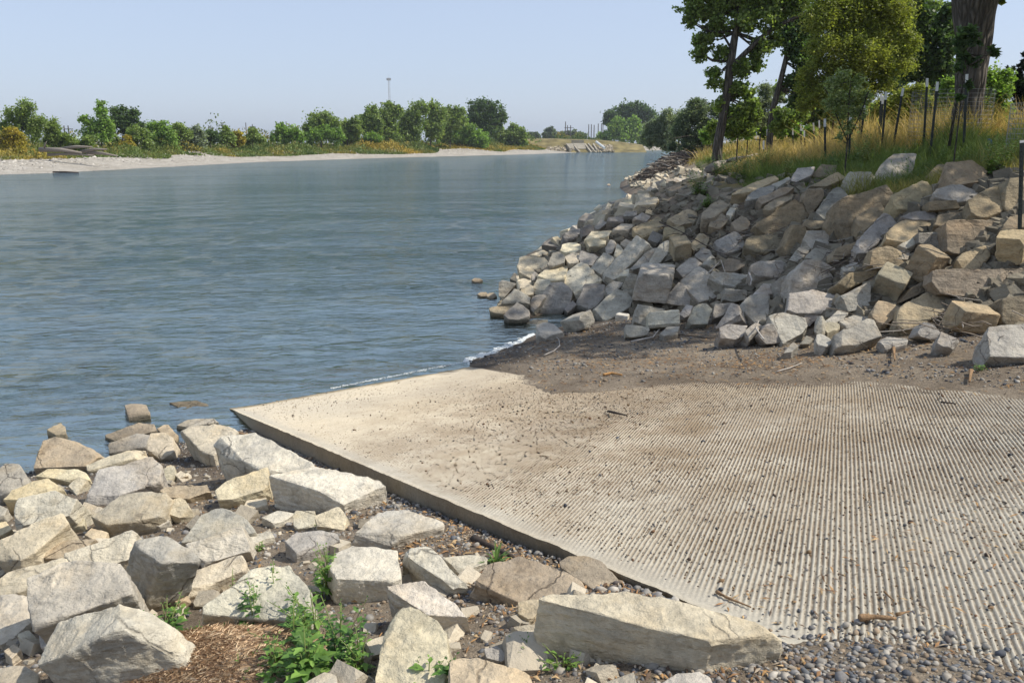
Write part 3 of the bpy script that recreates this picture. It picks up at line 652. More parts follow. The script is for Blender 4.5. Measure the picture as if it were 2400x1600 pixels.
for q, lab in (((980,195), 'low wet stone in the shallows nearer the ramp corner'),):
    x, y = 0+980*.4464, 900+110*.4464
    P = face_rock([(x-40, y-6), (x+25, y-12), (x+60, y), (x-10, y+10)], NRM['u'], .1, .01); add_rock(P, 'pale', 'low brown stone awash in the shallows behind the cubic rock', 'rock', 92, 'b', chip=.1)
# --- the heaped boulders of the far bank: f = outline of one face, c = corner form
PILE = [
(T4,'t',[(690,905),(820,835),(862,850),(972,960),(940,1000),(860,1050),(790,1078),(698,985)],.5,'n','big smooth grey boulder tilting towards the water'),
(T4,'f',[(605,985),(690,975),(757,1040),(742,1130),(652,1237),(498,1217),(500,1160),(558,1030)],.5,'d','big square dark-grey boulder above the damp sand'),
(T4,'t',[(858,980),(992,1000),(987,1090),(902,1182),(780,1132),(848,1060)],.4,'d','dark grey block wedged beside the big square dark boulder'),
(T4,'c',[(1455,950),(1222,925),(1528,842),(1420,1135)],.5,'n','large cube with a pale top in the middle of the heap'),
(T4,'f',[(1240,1130),(1450,1168),(1318,1200),(1312,1300),(1210,1282)],.4,'n','grey block behind the brick-shaped pale block'),
(T4,'f',[(1312,1212),(1330,1192),(1540,1175),(1547,1292),(1318,1308)],.35,'w','brick-shaped pale grey block at the foot of the heap'),
(T4,'c',[(1160,1227),(1066,1212),(1190,1205),(1155,1282)],.2,'w','small pale cube at the foot of the heap'),
(T4,'t',[(915,1165),(1110,1010),(1202,1095),(1182,1152),(1060,1202),(1000,1272)],.38,'n','tilted slab-sided block with light upper face near the sand'),
(T4,'c',[(785,1228),(664,1265),(892,1175),(830,1328)],.35,'n','dark block with pale ramp-side face sitting on the sand'),
(T4,'t',[(438,1150),(470,1070),(552,1048),(562,1080),(502,1162),(470,1192)],.3,'d','dark wedge behind the wet boulder at the waterline'),
(T4,'t',[(238,1120),(330,1013),(452,1090),(442,1130),(380,1107)],.3,'d','pointed grey rock above the dark water'),
(T4,'v',[(143,1168),(350,1103),(412,1130),(300,1162),(250,1212),(160,1197)],.25,'b','low brown wet slab jutting furthest into the water'),
(T4,'t',[(253,1217),(350,1118),(442,1180),(442,1232),(360,1252),(290,1247)],.3,'d','wet grey boulder at the corner of the still water'),
(T4,'f',[(216,975),(240,958),(347,985),(300,1032),(240,1112),(216,1080)],.35,'n','upright rock with dark side at the tip of the bank'),
(T4,'v',[(348,962),(400,943),(477,965),(465,1002),(360,1022)],.22,'c','flat sunlit stone at the tip of the bank'),
(T4,'v',[(343,930),(415,923),(422,952),(350,958)],.2,'c','small sunlit step-like stone above the flat tip stone'),
(T4,'t',[(368,1040),(440,990),(477,1010),(470,1062),(430,1072)],.22,'c','small triangular sunlit rock near the bank tip'),
(T4,'t',[(468,1010),(500,953),(592,960),(602,1002),(530,1072),(480,1062)],.28,'n','sunlit block beside the big square dark boulder'),
(T4,'v',[(503,930),(560,880),(680,838),(732,850),(690,900),(690,960),(600,967)],.32,'c','low cream boulder with ragged top in sun'),
(T4,'t',[(353,862),(370,798),(440,773),(572,800),(577,850),(560,882),(480,912),(440,862),(370,902)],.42,'c','large rounded cream boulder at the waterline'),
(T4,'t',[(363,902),(430,853),(482,890),(450,947),(400,922)],.25,'c','rough cream rock below the rounded waterline boulder'),
(T4,'f',[(457,922),(480,893),(507,920),(500,972),(460,962)],.2,'n','narrow upright cream stone near the waterline'),
(T4,'t',[(298,952),(330,906),(352,920),(347,972)],.2,'d','small dark rock behind the bank tip'),
(T4,'t',[(573,842),(610,758),(660,748),(707,790),(700,832),(590,867)],.32,'d','shaded rounded block behind the ragged cream boulder'),
(T4,'v',[(693,782),(750,753),(822,760),(800,832),(730,842)],.25,'c','sunlit cream slab beside the shaded rounded block'),
(T4,'v',[(668,742),(690,688),(822,685),(822,752),(720,762)],.28,'c','rough crumbly cream rock in sun'),
(T4,'t',[(526,697),(612,638),(662,680),(657,722)],.25,'d','dark wedge standing at the water'),
(T4,'r',[(608,650),(650,636),(692,680),(670,722)],.2,'c','sunlit plate leaning on the dark waterline wedge'),
(T4,'v',[(488,747),(530,710),(602,725),(570,747)],.2,'c','flat pale stone at the waterline behind the rounded boulder'),
(T4,'v',[(443,777),(540,740),(582,760),(520,787)],.2,'c','long low pale stone above the rounded waterline boulder'),
(T4,'t',[(677,652),(740,588),(812,578),(832,632),(720,672)],.32,'d','long dark boulder with rounded back at the water'),
(T4,'f',[(815,582),(880,553),(917,570),(912,622),(830,642)],.3,'d','dark blocky rock next to the round-backed boulder'),
(T4,'v',[(843,652),(900,603),(1052,590),(1020,642),(900,662)],.22,'c','thin sunlit cream slab up the bank from the water'),
(T4,'t',[(853,667),(900,648),(1007,670),(1000,702),(880,717)],.26,'c','sunlit block below the thin cream slab'),
(T4,'t',[(803,802),(825,743),(962,770),(902,852),(830,862)],.36,'d','dark block with lighter top edge behind the smooth boulder'),
(T4,'t',[(888,862),(995,755),(1067,800),(970,922)],.36,'n','speckled block standing behind the smooth tilted boulder'),
(T4,'l',[(973,922),(1230,638),(1312,700),(1112,882),(1090,942),(1010,992),(970,962)],.42,'n','longest leaning slab in the middle of the heap'),
(T4,'t',[(1178,872),(1300,758),(1387,713),(1372,792),(1290,862),(1200,882)],.35,'n','slab leaning behind the longest leaning slab'),
(T4,'t',[(1303,852),(1400,698),(1472,658),(1477,742),(1402,832),(1330,862)],.35,'n','grey slab leaning against the upright tan box'),
(T4,'c',[(1490,712),(1472,640),(1612,702),(1502,835)],.35,'y','upright tan box-shaped block with layered top','tan'),
(T4,'t',[(1518,882),(1622,773),(1712,840),(1602,932),(1568,937)],.36,'n','tilted cube just above the pale-topped large cube'),
(T4,'t',[(1558,932),(1690,868),(1742,900),(1832,1010),(1832,1082),(1690,1122),(1560,982)],.46,'w','large pale grey boulder with streaked face beside the cube'),
(T4,'f',[(1430,1100),(1540,978),(1602,1000),(1672,1122),(1600,1152),(1450,1132)],.4,'n','dark plain-faced block under the streaked pale boulder'),
(T4,'t',[(1758,932),(1800,886),(2067,915),(2040,1027),(1890,1012)],.25,'w','flat pale slab lying across the middle of the heap'),
(T4,'f',[(1868,1102),(1880,1008),(2042,1035),(2040,1102),(1940,1122)],.3,'n','shaded block beneath the flat pale slab'),
(T4,'t',[(1968,1172),(2080,1058),(2197,1080),(2197,1242),(2120,1292)],.48,'n','large tilted block with pale corner above the low slabs'),
(T4,'l',[(1798,1332),(1930,1133),(1982,1150),(1992,1232),(1850,1292)],.3,'n','sloping grey slab with a sharp ridge near the sand'),
(T4,'t',[(1838,1312),(1940,1260),(2042,1290),(2012,1372),(1960,1397),(1850,1382)],.36,'n','low squarish block resting on the sand'),
(T4,'v',[(1983,1387),(2080,1288),(2157,1275),(2142,1332),(2030,1407)],.2,'n','long flattish stone lying on the sand'),
(T4,'t',[(1588,1287),(1660,1133),(1742,1130),(1782,1172),(1752,1282)],.36,'n','flat-faced grey block leaning back above the sand'),
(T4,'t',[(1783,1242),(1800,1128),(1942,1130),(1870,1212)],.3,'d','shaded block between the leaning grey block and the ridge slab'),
(T4,'t',[(1543,1212),(1600,1138),(1642,1150),(1620,1217),(1580,1237)],.2,'n','small rounded stone beside the brick-shaped block'),
(T4,'v',[(490,1292),(560,1268),(650,1290),(692,1342),(560,1372),(493,1347)],.26,'n','low block half sunk in the damp sand by the foam'),
(T4,'v',[(403,1282),(470,1248),(582,1245),(570,1277),(480,1292)],.10,'d','thin wet slab at the still water corner'),
(T4,'f',[(1146,1377),(1150,1288),(1322,1295),(1332,1352),(1250,1382)],.26,'n','low grey block bedded in the dark sand'),
(T4,'v',[(1393,1352),(1450,1303),(1547,1300),(1532,1342),(1430,1372)],.13,'n','flat stone bedded in sand below the brick-shaped block'),
(T4,'t',[(698,1172),(760,1108),(787,1140),(720,1202)],.2,'d','small dark stone between the square boulder and its neighbour'),
(T4,'t',[(993,1010),(1060,963),(1132,980),(1102,1022),(1020,1077)],.3,'n','grey block between the tilted block and the leaning slab'),
(T4,'f',[(1128,1002),(1180,908),(1242,930),(1202,1082),(1160,1062)],.35,'n','narrow block beside the pale-topped large cube'),
(T4,'v',[(1088,932),(1150,883),(1242,868),(1210,922)],.15,'w','thin pale slab catching light behind the large cube'),
(T4,'t',[(1873,832),(1900,798),(2022,815),(2027,852),(1950,897),(1880,892)],.26,'b','small brownish block above the flat pale slab'),
(T4,'t',[(1803,682),(1940,593),(2002,640),(2022,722),(1900,767),(1840,742)],.42,'g','big block with blue-grey weathered face'),
(T4,'t',[(1926,542),(2000,488),(2067,520),(2052,582),(1970,607)],.3,'b','brown block above the blue-grey faced block'),
(T4,'t',[(1753,552),(1840,463),(1912,510),(1850,582),(1780,582)],.3,'b','brown squarish block below the pale plank-like stone'),
(T4,'t',[(1428,592),(1440,568),(1577,555),(1582,602),(1540,642),(1430,642)],.3,'y','thin-topped tan stone behind the upright tan box','tan'),
(T4,'v',[(1203,582),(1380,498),(1462,520),(1380,602),(1270,642),(1212,612)],.22,'y','long slab with a sunlit yellow edge','tan'),
(T4,'v',[(1448,502),(1600,438),(1682,470),(1660,532),(1530,562)],.26,'y','sunlit orange-yellow wedge on the upper slope','tan'),
(T4,'v',[(1683,492),(1800,398),(1902,348),(2002,328),(1900,422),(1800,502),(1700,522)],.3,'b','long dark sloping slab leading up to the grass'),
(T4,'v',[(1888,477),(1945,403),(1980,405),(1922,492)],.14,'w','pale plank-like stone standing out on the slope'),
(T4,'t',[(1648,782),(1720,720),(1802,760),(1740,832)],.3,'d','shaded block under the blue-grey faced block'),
(T4,'r',[(1733,832),(1790,763),(1822,830),(1800,892)],.2,'n','small upright stone left of the brownish block'),
(T4,'t',[(1618,702),(1700,608),(1762,650),(1740,722),(1650,752)],.3,'b','tan-brown block between the upright box and blue-grey block'),
(T4,'t',[(1118,402),(1150,363),(1197,368),(1197,427),(1140,432)],.35,'c','isolated cream boulder standing at the far waterline'),
(T4,'v',[(1203,412),(1270,358),(1402,355),(1370,402)],.22,'c','flat sunlit slab just behind the isolated waterline boulder'),
(T4,'t',[(913,572),(970,513),(1012,540),(950,592)],.3,'d','dark pyramid-shaped rock at the water'),
(T4,'t',[(1008,532),(1020,498),(1132,492),(1132,532)],.26,'d','low dark block up-river of the pyramid rock'),
(T4,'t',[(1128,492),(1150,453),(1232,450),(1232,492)],.26,'d','shaded block up-river of the low dark block'),
(T4,'t',[(1198,512),(1270,463),(1332,490),(1300,532)],.26,'n','grey rock on the upper slope by the low dark blocks'),
(T4,'v',[(1048,592),(1110,546),(1222,550),(1170,592)],.2,'c','broad sunlit slab up the slope from the pyramid rock'),
(T4,'t',[(1103,692),(1150,658),(1197,680),(1150,722)],.26,'n','small grey block behind the longest leaning slab'),
(T4,'t',[(1062,772),(1090,695),(1137,740),(1090,802)],.28,'w','pale pointed block beside the longest leaning slab'),
(T4,'t',[(1000,720),(1040,660),(1090,680),(1050,760),(1010,770)],.3,'n','sunlit block below the broad sunlit slab'),
(T4,'t',[(1310,660),(1350,600),(1440,640),(1380,690)],.26,'d','dark block beneath the sunlit-edged long slab'),
(T5,'f',[(62,512),(75,490),(320,333),(377,360),(412,450),(340,522),(200,587),(90,562)],.5,'b','big brown boulder with a pale chipped corner','tan'),
(T5,'f',[(378,332),(410,260),(507,255),(517,312),(480,382),(420,462)],.35,'b','narrow rusty block with layered cracks','tan'),
(T5,'t',[(463,422),(580,258),(642,245),(692,302),(600,462),(520,472)],.36,'d','dark slab leaning beside the largest tall boulder'),
(T5,'f',[(595,360),(640,328),(930,243),(977,300),(1012,442),(870,482),(790,562),(700,617),(650,602),(603,480)],.55,'b','largest tall boulder of the upper heap','tan'),
(T5,'t',[(738,482),(728,440),(890,348),(932,412),(780,567),(750,522)],.25,'b','slab resting against the face of the largest tall boulder','tan'),
(T5,'t',[(970,312),(1195,203),(1247,280),(1222,372),(1030,417),(983,370)],.38,'y','big flat-sided block right below the tilted top slab','tan'),
(T5,'t',[(1250,292),(1290,243),(1430,240),(1552,285),(1500,342),(1400,357),(1258,320)],.36,'n','rounded grey block near the grassy crest'),
(T5,'f',[(1218,352),(1400,333),(1427,360),(1420,402),(1223,407)],.3,'b','brick-like block under the rounded grey crest block','tan'),
(T5,'t',[(1478,342),(1740,213),(1745,300),(1720,402),(1570,467),(1500,422)],.46,'b','large slanting block below the crest near the dark post','tan'),
(T5,'f',[(1733,272),(1760,193),(1875,180),(1875,402),(1790,432),(1723,402)],.4,'b','cracked tall block at the frame edge under the crest','tan'),
(T5,'f',[(1332,492),(1350,477),(1692,453),(1700,582),(1420,697),(1343,692)],.42,'b','square slab standing on edge with blue-grey stains','tan'),
(T5,'f',[(1148,557),(1320,543),(1320,642),(1240,662),(1148,622)],.32,'d','dark squarish block beside the stained standing slab'),
(T5,'t',[(1256,502),(1290,428),(1480,410),(1542,460),(1330,522)],.3,'b','brown shadowy rock above the stained standing slab','tan'),
(T5,'t',[(928,562),(1020,478),(1070,453),(1227,460),(1230,502),(1180,552),(1020,637),(933,602)],.36,'y','flat-topped tan block in the upper middle of the heap','tan'),
(T5,'t',[(736,602),(920,426),(960,428),(1007,500),(920,572),(800,692),(743,692)],.36,'n','long leaning slab with white stains in the upper heap'),
(T5,'t',[(381,602),(400,543),(535,528),(557,560),(550,652),(440,672)],.36,'n','grey cube left of the dark hollow'),
(T5,'f',[(243,642),(300,508),(402,508),(417,560),(330,692),(270,722)],.36,'b','brown upright block beside the grey cube','tan'),
(T5,'t',[(0,602),(40,578),(200,583),(272,558),(240,642),(130,692),(60,682),(-10,640)],.42,'b','rust-streaked wide block below the big brown boulder','tan'),
(T5,'t',[(283,742),(350,653),(432,648),(400,702),(340,752)],.25,'n','small grey wedge above the largest smooth boulder'),
(T5,'t',[(398,702),(470,655),(572,690),(582,762),(450,747)],.3,'n','block resting on top of the largest smooth boulder'),
(T5,'f',[(328,782),(400,743),(500,743),(592,790),(614,892),(540,947),(400,947),(278,1012),(288,872)],.5,'n','largest smooth grey boulder low in the heap'),
(T5,'t',[(276,1072),(290,968),(440,940),(562,970),(677,1000),(672,1072),(560,1092),(480,1062),(330,1092)],.36,'n','wide low slab in front of the largest smooth boulder'),
(T5,'t',[(23,802),(40,753),(230,743),(282,770),(270,842),(160,862),(60,842)],.36,'n','wide grey block next to the largest smooth boulder'),
(T5,'f',[(185,882),(260,843),(302,850),(292,962),(208,987)],.3,'n','narrow block squeezed beside the largest smooth boulder'),
(T5,'t',[(33,982),(90,893),(192,905),(197,962),(120,962)],.3,'w','pale small block below the wide grey block'),
(T5,'t',[(145,1110),(240,1093),(392,1130),(417,1202),(350,1242),(243,1297)],.36,'w','bright grey block with crumpled face near the sand'),
(T5,'f',[(378,1142),(400,1078),(460,1068),(487,1122),(420,1182)],.28,'n','small dark block right of the bright crumpled block'),
(T5,'l',[(448,1182),(470,1113),(507,1110),(502,1222),(460,1237)],.25,'n','narrow flake leaning near the sand'),
(T5,'t',[(495,1167),(620,1063),(682,1090),(640,1142),(540,1177)],.26,'n','grey wedge above the small cream lit stone'),
(T5,'v',[(503,1177),(540,1153),(617,1160),(622,1192),(540,1227)],.16,'c','small cream lit stone on the shaded heap'),
(T5,'v',[(618,1152),(760,1085),(832,1130),(680,1187)],.22,'n','shaded slab stacked behind the two-tone low block'),
(T5,'t',[(598,1227),(680,1183),(835,1123),(902,1242),(760,1302),(608,1312)],.34,'w','two-tone low block with bright top at the sand edge'),
(T5,'v',[(461,1242),(500,1233),(582,1285),(502,1332),(468,1292)],.2,'w','small pale angular stone on the sand edge'),
(T5,'f',[(73,1242),(140,1153),(182,1170),(237,1292),(130,1302)],.3,'d','dark stone behind the bright crumpled block'),
(T5,'t',[(-10,1212),(60,1158),(112,1175),(20,1267)],.25,'n','flat grey stone leaning at the sand edge'),
(T5,'c',[(985,922),(848,842),(1082,830),(985,1045)],.4,'c','sunlit-cornered tan cube low in the heap','tan'),
(T5,'f',[(608,902),(690,828),(902,783),(850,862),(660,952)],.35,'b','brown shaded slab left of the sunlit-cornered cube','tan'),
(T5,'f',[(638,972),(832,883),(832,1012),(812,1052),(680,1082)],.35,'n','plain shaded block under the brown shaded slab'),
(T5,'c',[(1195,735),(1123,636),(1322,732),(1143,905)],.4,'b','upright brown block above the sunlit-cornered cube','tan'),
(T5,'f',[(823,772),(845,658),(940,648),(1062,690),(1062,782),(850,787)],.3,'b','brown block behind the sunlit-cornered cube','tan'),
(T5,'t',[(953,692),(1000,666),(1092,678),(1082,737),(960,727)],.2,'n','thin flat stone on top of the brown block'),
(T5,'t',[(1396,742),(1440,698),(1592,643),(1632,702),(1570,782),(1450,797)],.26,'y','orange sunlit rock under the stained standing slab','tan'),
(T5,'c',[(1762,622),(1636,597),(1875,545),(1792,785)],.42,'y','large golden boulder at the frame edge','tan'),
(T5,'f',[(1243,817),(1290,803),(1870,793),(1870,902),(1790,982),(1500,987),(1300,962),(1238,882)],.35,'b','longest wall-like dark block lying level in the heap'),
(T5,'t',[(1003,1142),(1030,1048),(1290,910),(1395,975),(1330,1062),(1200,1152),(1070,1212),(1008,1175)],.38,'y','long sunlit tan block with layered flank','tan'),
(T5,'c',[(1375,1085),(1349,988),(1652,1110),(1346,1238)],.42,'y','sunlit tan cube standing on the sand edge','tan'),
(T5,'f',[(1710,1002),(1800,960),(1875,975),(1875,1152),(1800,1174),(1706,1172)],.36,'b','half-lit block behind the pale slab at the frame edge','tan'),
(T5,'t',[(1610,1232),(1625,1183),(1890,1170),(1890,1390),(1740,1372),(1628,1382)],.36,'w','pale cracked slab at the frame edge on the sand'),
(T5,'t',[(833,1082),(880,1008),(1027,1050),(1012,1102),(920,1177),(848,1132)],.28,'y','small golden sunlit rock beside the long tan block','tan'),
(T5,'f',[(1028,1022),(1100,928),(1245,843),(1292,890),(1250,927),(1080,1002)],.3,'b','shaded slab behind the long tan block','tan'),
(T5,'f',[(1133,1242),(1190,1148),(1252,1160),(1312,1232),(1260,1277)],.26,'n','grey rounded rock in front of the long tan block'),
(T5,'t',[(1270,1292),(1300,1213),(1432,1270),(1390,1322),(1310,1317)],.2,'n','grey block at the foot of the sunlit tan cube'),
(T5,'v',[(873,1277),(930,1246),(1072,1262),(1077,1292),(930,1322)],.12,'w','flat pale stone alone on the sand edge'),
(T5,'t',[(862,162),(960,28),(1132,33),(1077,142),(1097,182),(1092,232),(950,242),(868,202)],.3,'n','steep tilted slab at the very top under the grass'),
(T5,'t',[(1198,182),(1270,103),(1342,98),(1342,202),(1240,212)],.3,'b','brown block on the crest right of the tilted top slab','tan'),
(T5,'t',[(1333,172),(1340,88),(1500,78),(1602,140),(1602,212),(1460,202),(1370,247)],.42,'b','wide brown crest boulder partly under green weeds','tan'),
(T5,'t',[(643,212),(690,148),(830,153),(864,205),(800,262),(700,287)],.36,'n','rough grey crest block left of the tilted top slab'),
(T5,'t',[(418,242),(600,148),(662,190),(520,252)],.26,'y','long crest slab with orange patches','tan'),
(T5,'t',[(283,207),(340,128),(467,113),(430,172),(330,217)],.3,'w','white-faced crest stone at the grass edge'),
(T5,'t',[(428,177),(500,103),(602,103),(592,162),(500,192)],.3,'b','brown crest stone beside the white-faced one','tan'),
(T5,'t',[(68,332),(300,223),(322,250),(260,302),(100,367)],.26,'b','slanting slab under the crest above the big brown boulder'),
(T5,'v',[(103,392),(220,298),(312,298),(302,332),(180,397)],.25,'b','flat slab just above the big brown boulder'),
(T5,'v',[(158,242),(280,183),(292,200),(200,257)],.16,'n','thin flat slab at the crest edge'),
(T5,'v',[(-10,322),(60,268),(152,238),(120,302),(30,332)],.26,'d','dark slab at the crest beside the slanting slab'),
(T5,'t',[(1698,522),(1760,448),(1875,425),(1875,512),(1740,547)],.3,'b','shaded block at the frame edge above the golden boulder','tan'),
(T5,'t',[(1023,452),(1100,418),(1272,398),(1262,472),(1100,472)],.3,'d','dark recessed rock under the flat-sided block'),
(T5,'t',[(368,502),(400,468),(542,473),(547,512),(440,537)],.3,'b','brown rock tucked under the dark leaning slab','tan'),
(T5,'f',[(560,742),(600,658),(742,618),(702,692),(600,752)],.3,'b','brown slab deep in the middle of the heap','tan'),
(T5,'v',[(628,782),(700,753),(772,760),(762,812),(650,817)],.16,'n','small grey stone lying among drift twigs'),
(T5,'t',[(1008,642),(1140,578),(1152,622),(1060,667)],.3,'n','grey rock behind the upright brown block'),
(T5,'v',[(228,1362),(310,1285),(347,1310),(300,1352)],.13,'d','small dark stone on the sand below the bright block'),
(T5,'t',[(353,1302),(400,1240),(452,1262),(420,1297)],.15,'d','dark little stone next to the small pale angular stone'),
(T3,'v',[(540,1197),(680,1128),(842,1078),(842,1102),(700,1172)],.25,'y','long low slab with yellow rim near the grass','tan'),
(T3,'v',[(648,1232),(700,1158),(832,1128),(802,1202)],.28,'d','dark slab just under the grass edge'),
]
HAND = []
for i, r in enumerate(PILE):
    T, kind, pts, th, tint, lab = r[:6]; mm = r[6] if len(r) > 6 else 'grey'
    pts = tr(pts, *T)
    if T is T4 and mm == 'grey' and (tint in 'cw' or (tint == 'n' and pts[0][0] < 1330 and pts[0][1] < 660)) and pts[0][0] < 1520: mm = 'pale'  # stones at the sunlit tip turn paler: sunlight put into their colour
    if kind == 'c': P = corner_rock(*pts, lift=.30)
    else: P = face_rock(pts, NRM[kind], th, .22 if kind != 'v' else .16, .97, i)
    P = settle(P); size = np.linalg.norm(P.max(0)-P.min(0)); HAND.append(P.mean(0))
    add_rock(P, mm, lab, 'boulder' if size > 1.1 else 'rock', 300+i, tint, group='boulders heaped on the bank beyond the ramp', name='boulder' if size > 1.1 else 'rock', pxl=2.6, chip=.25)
HAND = np.array(HAND)
# --- smaller rock: individuals far along the bank, then the rest of the rubble as one mass
def rand_block(c, size, rng, flat=.7):
    R = Matrix.Rotation(rng.uniform(0, 6.28), 3, 'Z') @ Matrix.Rotation(rng.uniform(-.6, .6), 3, 'X') @ Matrix.Rotation(rng.uniform(-.6, .6), 3, 'Y')
    d = np.array([1, rng.uniform(.55, .95), rng.uniform(.35, .8)*flat/.7])*size/2
    P = np.array([(x, y, z) for x in (-1, 1) for y in (-1, 1) for z in (-1, 1)])*d*np.array([[rng.uniform(.75, 1.15) for _ in range(3)] for _ in range(8)])
    return P @ np.array(R).T + np.array(c)
rr = random.Random(5); far_pts = []
while len(far_pts) < 1300:
    px, py = rr.uniform(1380, 1900), rr.uniform(392, 560)
    y = math.exp(rr.uniform(math.log(15), math.log(120))); d = rr.uniform(.35, 5.2)
    # a point d metres inland of the toe at distance y
    j = np.searchsorted(TP[12:-2, 1], y)+12; j = min(max(j, 13), len(TP)-3); a, b_ = TP[j-1], TP[j]
    u = np.clip((y-a[1])/(b_[1]-a[1]+1e-9), 0, 1); bx = a[0]+(b_[0]-a[0])*u
    far_pts.append((bx+d*1.0+.1, y, d))
far_pts.sort(key=lambda q: q[1])
GRP = 'pale broken rocks up-river on the far end of the bank'
cnt = 0; mb = MB(); cols = []
for i, (x, y, d) in enumerate(far_pts):
    z = gz(x, y)
    if z > 1.75 - .3*smooth(25, 60, y) or z < -.15: continue
    if y < 24 and d < 1.5: continue
    size = rr.uniform(.26, .58)*(1 if y < 40 else .85)*min(1, .55+d*.4)
    P = rand_block((x, y, max(z, 0)+size*.16), size, rr)
    if HAND.shape[0] and np.min(np.linalg.norm(HAND[:, :2]-np.array([x, y]), axis=1)) < .6: continue
    if cnt < 78 and y > 22:
        cnt += 1
        o = add_rock(P, 'grey' if rr.random() < .12 else 'pale', 'pale broken rock on the sunlit slope between driftwood pile and heaped boulders', 'rock', 900+i, rr.choice('cnndg'), group=GRP, name='rock', pxl=3.5, chip=.2)
        o.color = tuple(k*.92 for k in o.color[:3]) + (1,)
    else:
        V, Fc, c = hull_mesh(P, 9, size, i, chip=.2); mb.add(V+c, Fc, np.array([1.15, 1.1, 1.])*rr.uniform(.7, 1.15))
# fill under the heap: small blocks showing in the gaps between the boulders
for i in range(2300):
    px, py = rr.uniform(1160, 2420), rr.uniform(385, 835); p = hit(px, py, .02)
    if p[1] > 30: continue
    dd = poly_dist([p[0]], [p[1]], TP)[0][0]; ins = inside([p[0]], [p[1]], BANKQ)[0]
    if not ins or abs(dd) > (4.3 if p[1] < 15 else 5.4) or p[2] > 2.7: continue
    size = rr.uniform(.12, .30) if abs(dd) > .3 else rr.uniform(.06, .14)
    P = rand_block(p-[0, 0, size*.08], size, rr); V, Fc, c = hull_mesh(P, 9, size, i, chip=.25); mb.add(V+c, Fc, np.array([.55, .53, .48])*rr.uniform(.6, 1.2))
for i in range(480):                # broken bits lodged between the foreground rocks
    p = hit(rr.uniform(-60, 1500), rr.uniform(985, 1640), 0)
    s_, t_ = st(p[0], p[1])
    if t_ > -.25 or gz(p[0], p[1]) < .03: continue
    size = math.exp(rr.gauss(math.log(.055), .45)); P = rand_block(p+[0, 0, size*.1], min(size, .2), rr); V, Fc, c = hull_mesh(P, 9, size, i, chip=.3); mb.add(V+c, Fc, np.array([1.35, 1.3, 1.22])*rr.uniform(.6, 1.1))
m, t, b, o_ = mat('rubble'); a = N(t, 'Attribute', attribute_name='Col'); tc = N(t, 'TexCoord')
c = mix(t, 1., a.outputs['Color'], mix(t, ramp(t, noise(t, tc.outputs['Object'], 3, 6), [(.35, 0.), (.65, 1.)]), (.30, .27, .22), (.46, .42, .34)), 'MULTIPLY')
t.links.new(c, b.inputs['Base Color']); t.links.new(bump(t, noise(t, tc.outputs['Object'], 18, 7, .65), .8, .03), b.inputs['Normal']); M['rubble'] = m
ob = mb.build('rubble', (m,), usecol=True); tag(ob, 'small broken rubble filling the gaps of the rocky bank', 'rubble', kind='stuff')
# two dark stones awash and the distant one
for k, (x, y, ww, hh, lab) in enumerate([(1118, 656, 26, 9, 'lone rounded brown stone in open water off the bank tip'), (1132, 689, 26, 10, 'dark stone barely breaking the water near the bank tip'), (1152, 693, 24, 14, 'dark pointed stone awash close to the bank tip'), (1427, 433, 8, 4, 'tiny dark stone in the river off the driftwood point')]):
    P = face_rock([(x-ww/2, y), (x-ww/4, y-hh/2), (x+ww/4, y-hh/2), (x+ww/2, y), (x+ww/5, y+hh/2), (x-ww/5, y+hh/2)], NRM['v'], .12, .06, 1.1, k)
    add_rock(P, 'pale', lab, 'rock', 1200+k, 'b', chip=.1)
# ================================================================ vegetation
def at(px, py, Y):
    d = ray(px, py); return CAM + d*(Y/d[1])
def leaf_cloud(blobs, n, size, pal, seed, narrow=.55, clump=.42, nclump=26, hollow=.3, droop=.3):
    """leaf-sized faces gathered in clumps spread through the crown: blobs = (centre, (rx, ry, rz))"""
    rg = np.random.default_rng(seed); C = []; K = []
    wts = np.array([b[1][0]*b[1][2] for b in blobs]); wts = wts/wts.sum(); pal = np.array(pal, float)
    P = []; Q = []
    for (c, r), w_ in zip(blobs, wts):
        m = max(8, int(n*w_)); k = max(4, int(nclump))
        dv = rg.normal(size=(k, 3)); dv /= np.linalg.norm(dv, axis=1)[:, None]
        cc = dv*(rg.uniform(hollow, 1., (k, 1))**.6); which = rg.integers(0, k, m)
        cs = rg.uniform(.7, 1.3, k)*clump
        off = rg.normal(size=(m, 3)); off *= .52; off *= rg.uniform(.55, 1.5, (k, 3))[which]
        pp = (cc[which] + off*cs[which][:, None])*np.array(r) + np.array(c)
        P.append(pp); ccol = rg.uniform(0, 1, k); v = np.clip(ccol[which]*.7 + rg.uniform(0, 1, m)*.3, 0, .999)*(len(pal)-1)
        i = v.astype(int); f = (v-i)[:, None]; col = pal[i]*(1-f)+pal[np.minimum(i+1, len(pal)-1)]*f
        Q.append(col*rg.uniform(.5, 1.5, (m, 1)))
    P = np.vstack(P); Q = np.vstack(Q); m = len(P)
    a = rg.normal(size=(m, 3)); a[:, 2] = a[:, 2]*.6-droop; a /= np.linalg.norm(a, axis=1)[:, None]
    b = np.cross(a, rg.normal(size=(m, 3))); b /= np.linalg.norm(b, axis=1)[:, None]
    s = size*rg.uniform(.6, 1.4, (m, 1))
    V = np.stack([P-a*s*.5, P+b*s*narrow*.5, P+a*s*.5, P-b*s*narrow*.5], 1).reshape(-1, 3)
    Fq = np.arange(m*4).reshape(m, 4); return V, Fq, np.repeat(Q, 4, 0)
def rpx(r, Y): return r*Y/F
